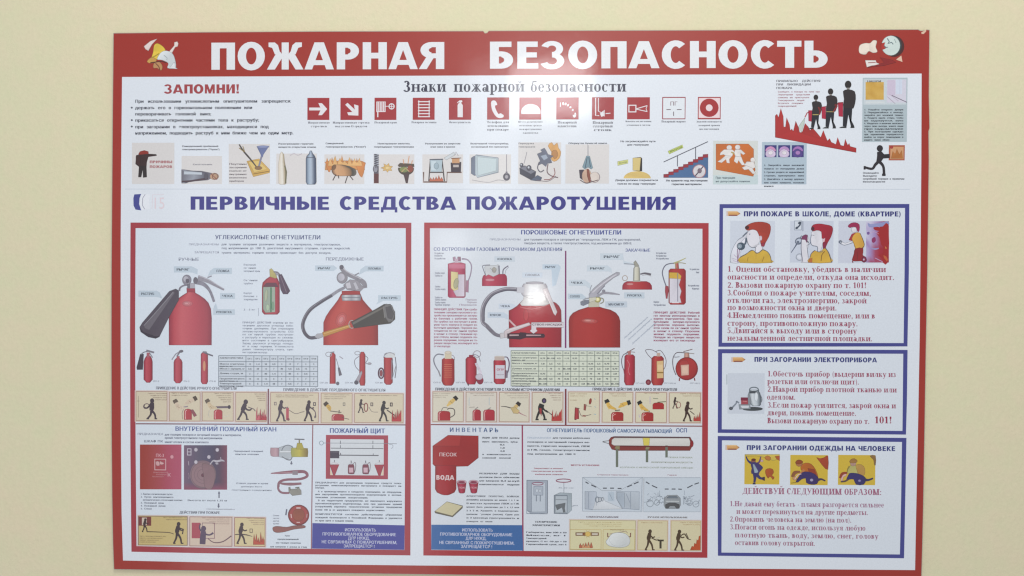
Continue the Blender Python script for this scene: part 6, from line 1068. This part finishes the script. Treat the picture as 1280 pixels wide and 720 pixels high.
for s_,a,b_,y in [('1.Не давай ему бегать - пламя разгорается сильнее',912.4,1105,632.6),('и может перекинуться на другие предметы.',920.4,1085,642.2),('2.Опрокинь человека на землю (на пол).',912.4,1064.4,651.8),('3.Погаси огонь на одежде, используя любую',912.4,1082,661.6),('плотную ткань, воду, землю, снег, голову',918.4,1098,671.6),('оставив голову открытой.',918.4,1019,681.2)]: f.text(a,b_,y,6.4,s_,'a0708a' if y<640 else 'a06a80',font=serif)
f.done()
V3=(925,565,7.314); YB='c9ab36'; NB='44406c'
f=Fig('picture',p3,5,'man in dark suit with raised arms running beside flames',view=V3); f.rect(42,22,362,294,YB)
f.poly([(44,22),(362,22),(362,60),(300,80),(240,50),(150,36),(60,40)],'c8b04c'); f.ell(122,86,20,22,'8c5c50',0,12); f.ell(124,70,20,10,'6c3c34'); f.curve([(100,100),(74,80),(54,40)],[24,16,9],NB); f.curve([(150,110),(176,90),(190,40)],[24,16,9],'6c4c70'); f.poly([(98,100),(150,96),(200,130),(206,150),(176,184),(170,200),(104,196),(108,150)],'4a4270',2); f.poly([(116,110),(130,112),(166,176),(156,192),(132,190)],'94a4b0')
f.curve([(134,190),(136,240),(130,280)],[40,26,18],NB); f.curve([(150,200),(180,236),(216,244)],[34,24,16],NB); f.rect(116,282,142,296,'3c3050'); f.poly([(206,230),(226,228),(226,262),(206,256)],'4c3c50'); f.poly([(236,160),(270,150),(300,160),(306,190),(290,214),(312,230),(300,252),(286,230),(268,224),(260,240),(244,222),(232,190)],'a8562c',2); f.poly([(226,50),(250,34),(280,50),(272,76),(240,70)],'b8743c',2); f.poly([(320,40),(362,34),(362,80),(334,62)],'b05c34'); f.ell(200,80,12,10,'c4a0a4'); f.done()
f=Fig('picture',p3,5,'kneeling rescuer in orange over person in blue',view=V3); f.rect(460,26,804,300,YB)
f.poly([(700,50),(730,60),(770,50),(804,36),(804,160),(760,130),(730,90)],'a84c34',2); f.poly([(560,120),(600,100),(650,110),(690,160),(714,230),(700,260),(640,240),(580,180),(556,160)],'b0642c',2); f.poly([(620,150),(680,160),(700,210),(640,210)],'94442c'); f.ell(540,104,30,28,'a8704c',0,14); f.poly([(506,100),(520,76),(550,72),(576,90),(560,104),(530,110)],'8c4c30',2); f.curve([(586,160),(560,190),(520,220)],[24,16,12],'b87848')
f.poly([(510,270),(540,220),(570,186),(620,180),(680,200),(716,240),(704,290),(650,296),(606,280),(600,240),(560,250),(530,276)],'463c68',2); f.curve([(700,260),(740,248),(780,264)],[30,18,12],'4c4058'); f.curve([(480,230),(500,190),(550,180)],[30,34,16],'8c5c40'); f.ell(500,240,20,16,'c08c60'); f.ell(654,256,14,12,'a49cb8'); f.curve([(500,250),(530,210),(560,200)],[7,9,7],'d0b8b0'); f.line([(466,284),(520,276)],5,'7c6c30'); f.done()
f=Fig('picture',p3,5,'rescuer in green bending over person in blue',view=V3); f.rect(898,26,1238,300,YB)
f.poly([(1188,36),(1238,34),(1238,120),(1226,110),(1220,70)],'8c6c44',2); f.poly([(1000,130),(1040,116),(1060,130),(1090,190),(1040,200),(980,190)],'b4ae68',2); f.poly([(1060,120),(1110,116),(1140,150),(1136,210),(1090,210),(1070,170)],'b8904c',2); f.ell(1034,104,26,24,'b08c80',0,14); f.poly([(1000,90),(1016,66),(1046,60),(1072,80),(1060,96),(1020,100)],'9c7440',2); f.curve([(1000,130),(984,156),(980,180)],[14,10,9],'8c7c40')
f.poly([(970,260),(990,210),(1010,192),(1070,196),(1130,220),(1150,250),(1130,296),(1060,296),(1040,250),(1000,250)],'443e6c',2); f.curve([(1130,250),(1170,256),(1216,240)],[34,20,14],'44405c'); f.curve([(916,240),(936,200),(980,190)],[24,30,16],'94482c'); f.poly([(920,254),(940,210),(970,200),(970,216),(944,230),(936,262)],'d0a4a0',2); f.curve([(920,272),(960,266),(990,250)],[12,16,14],'5c4c50'); f.ell(1092,262,12,10,'8c84ac'); f.done()
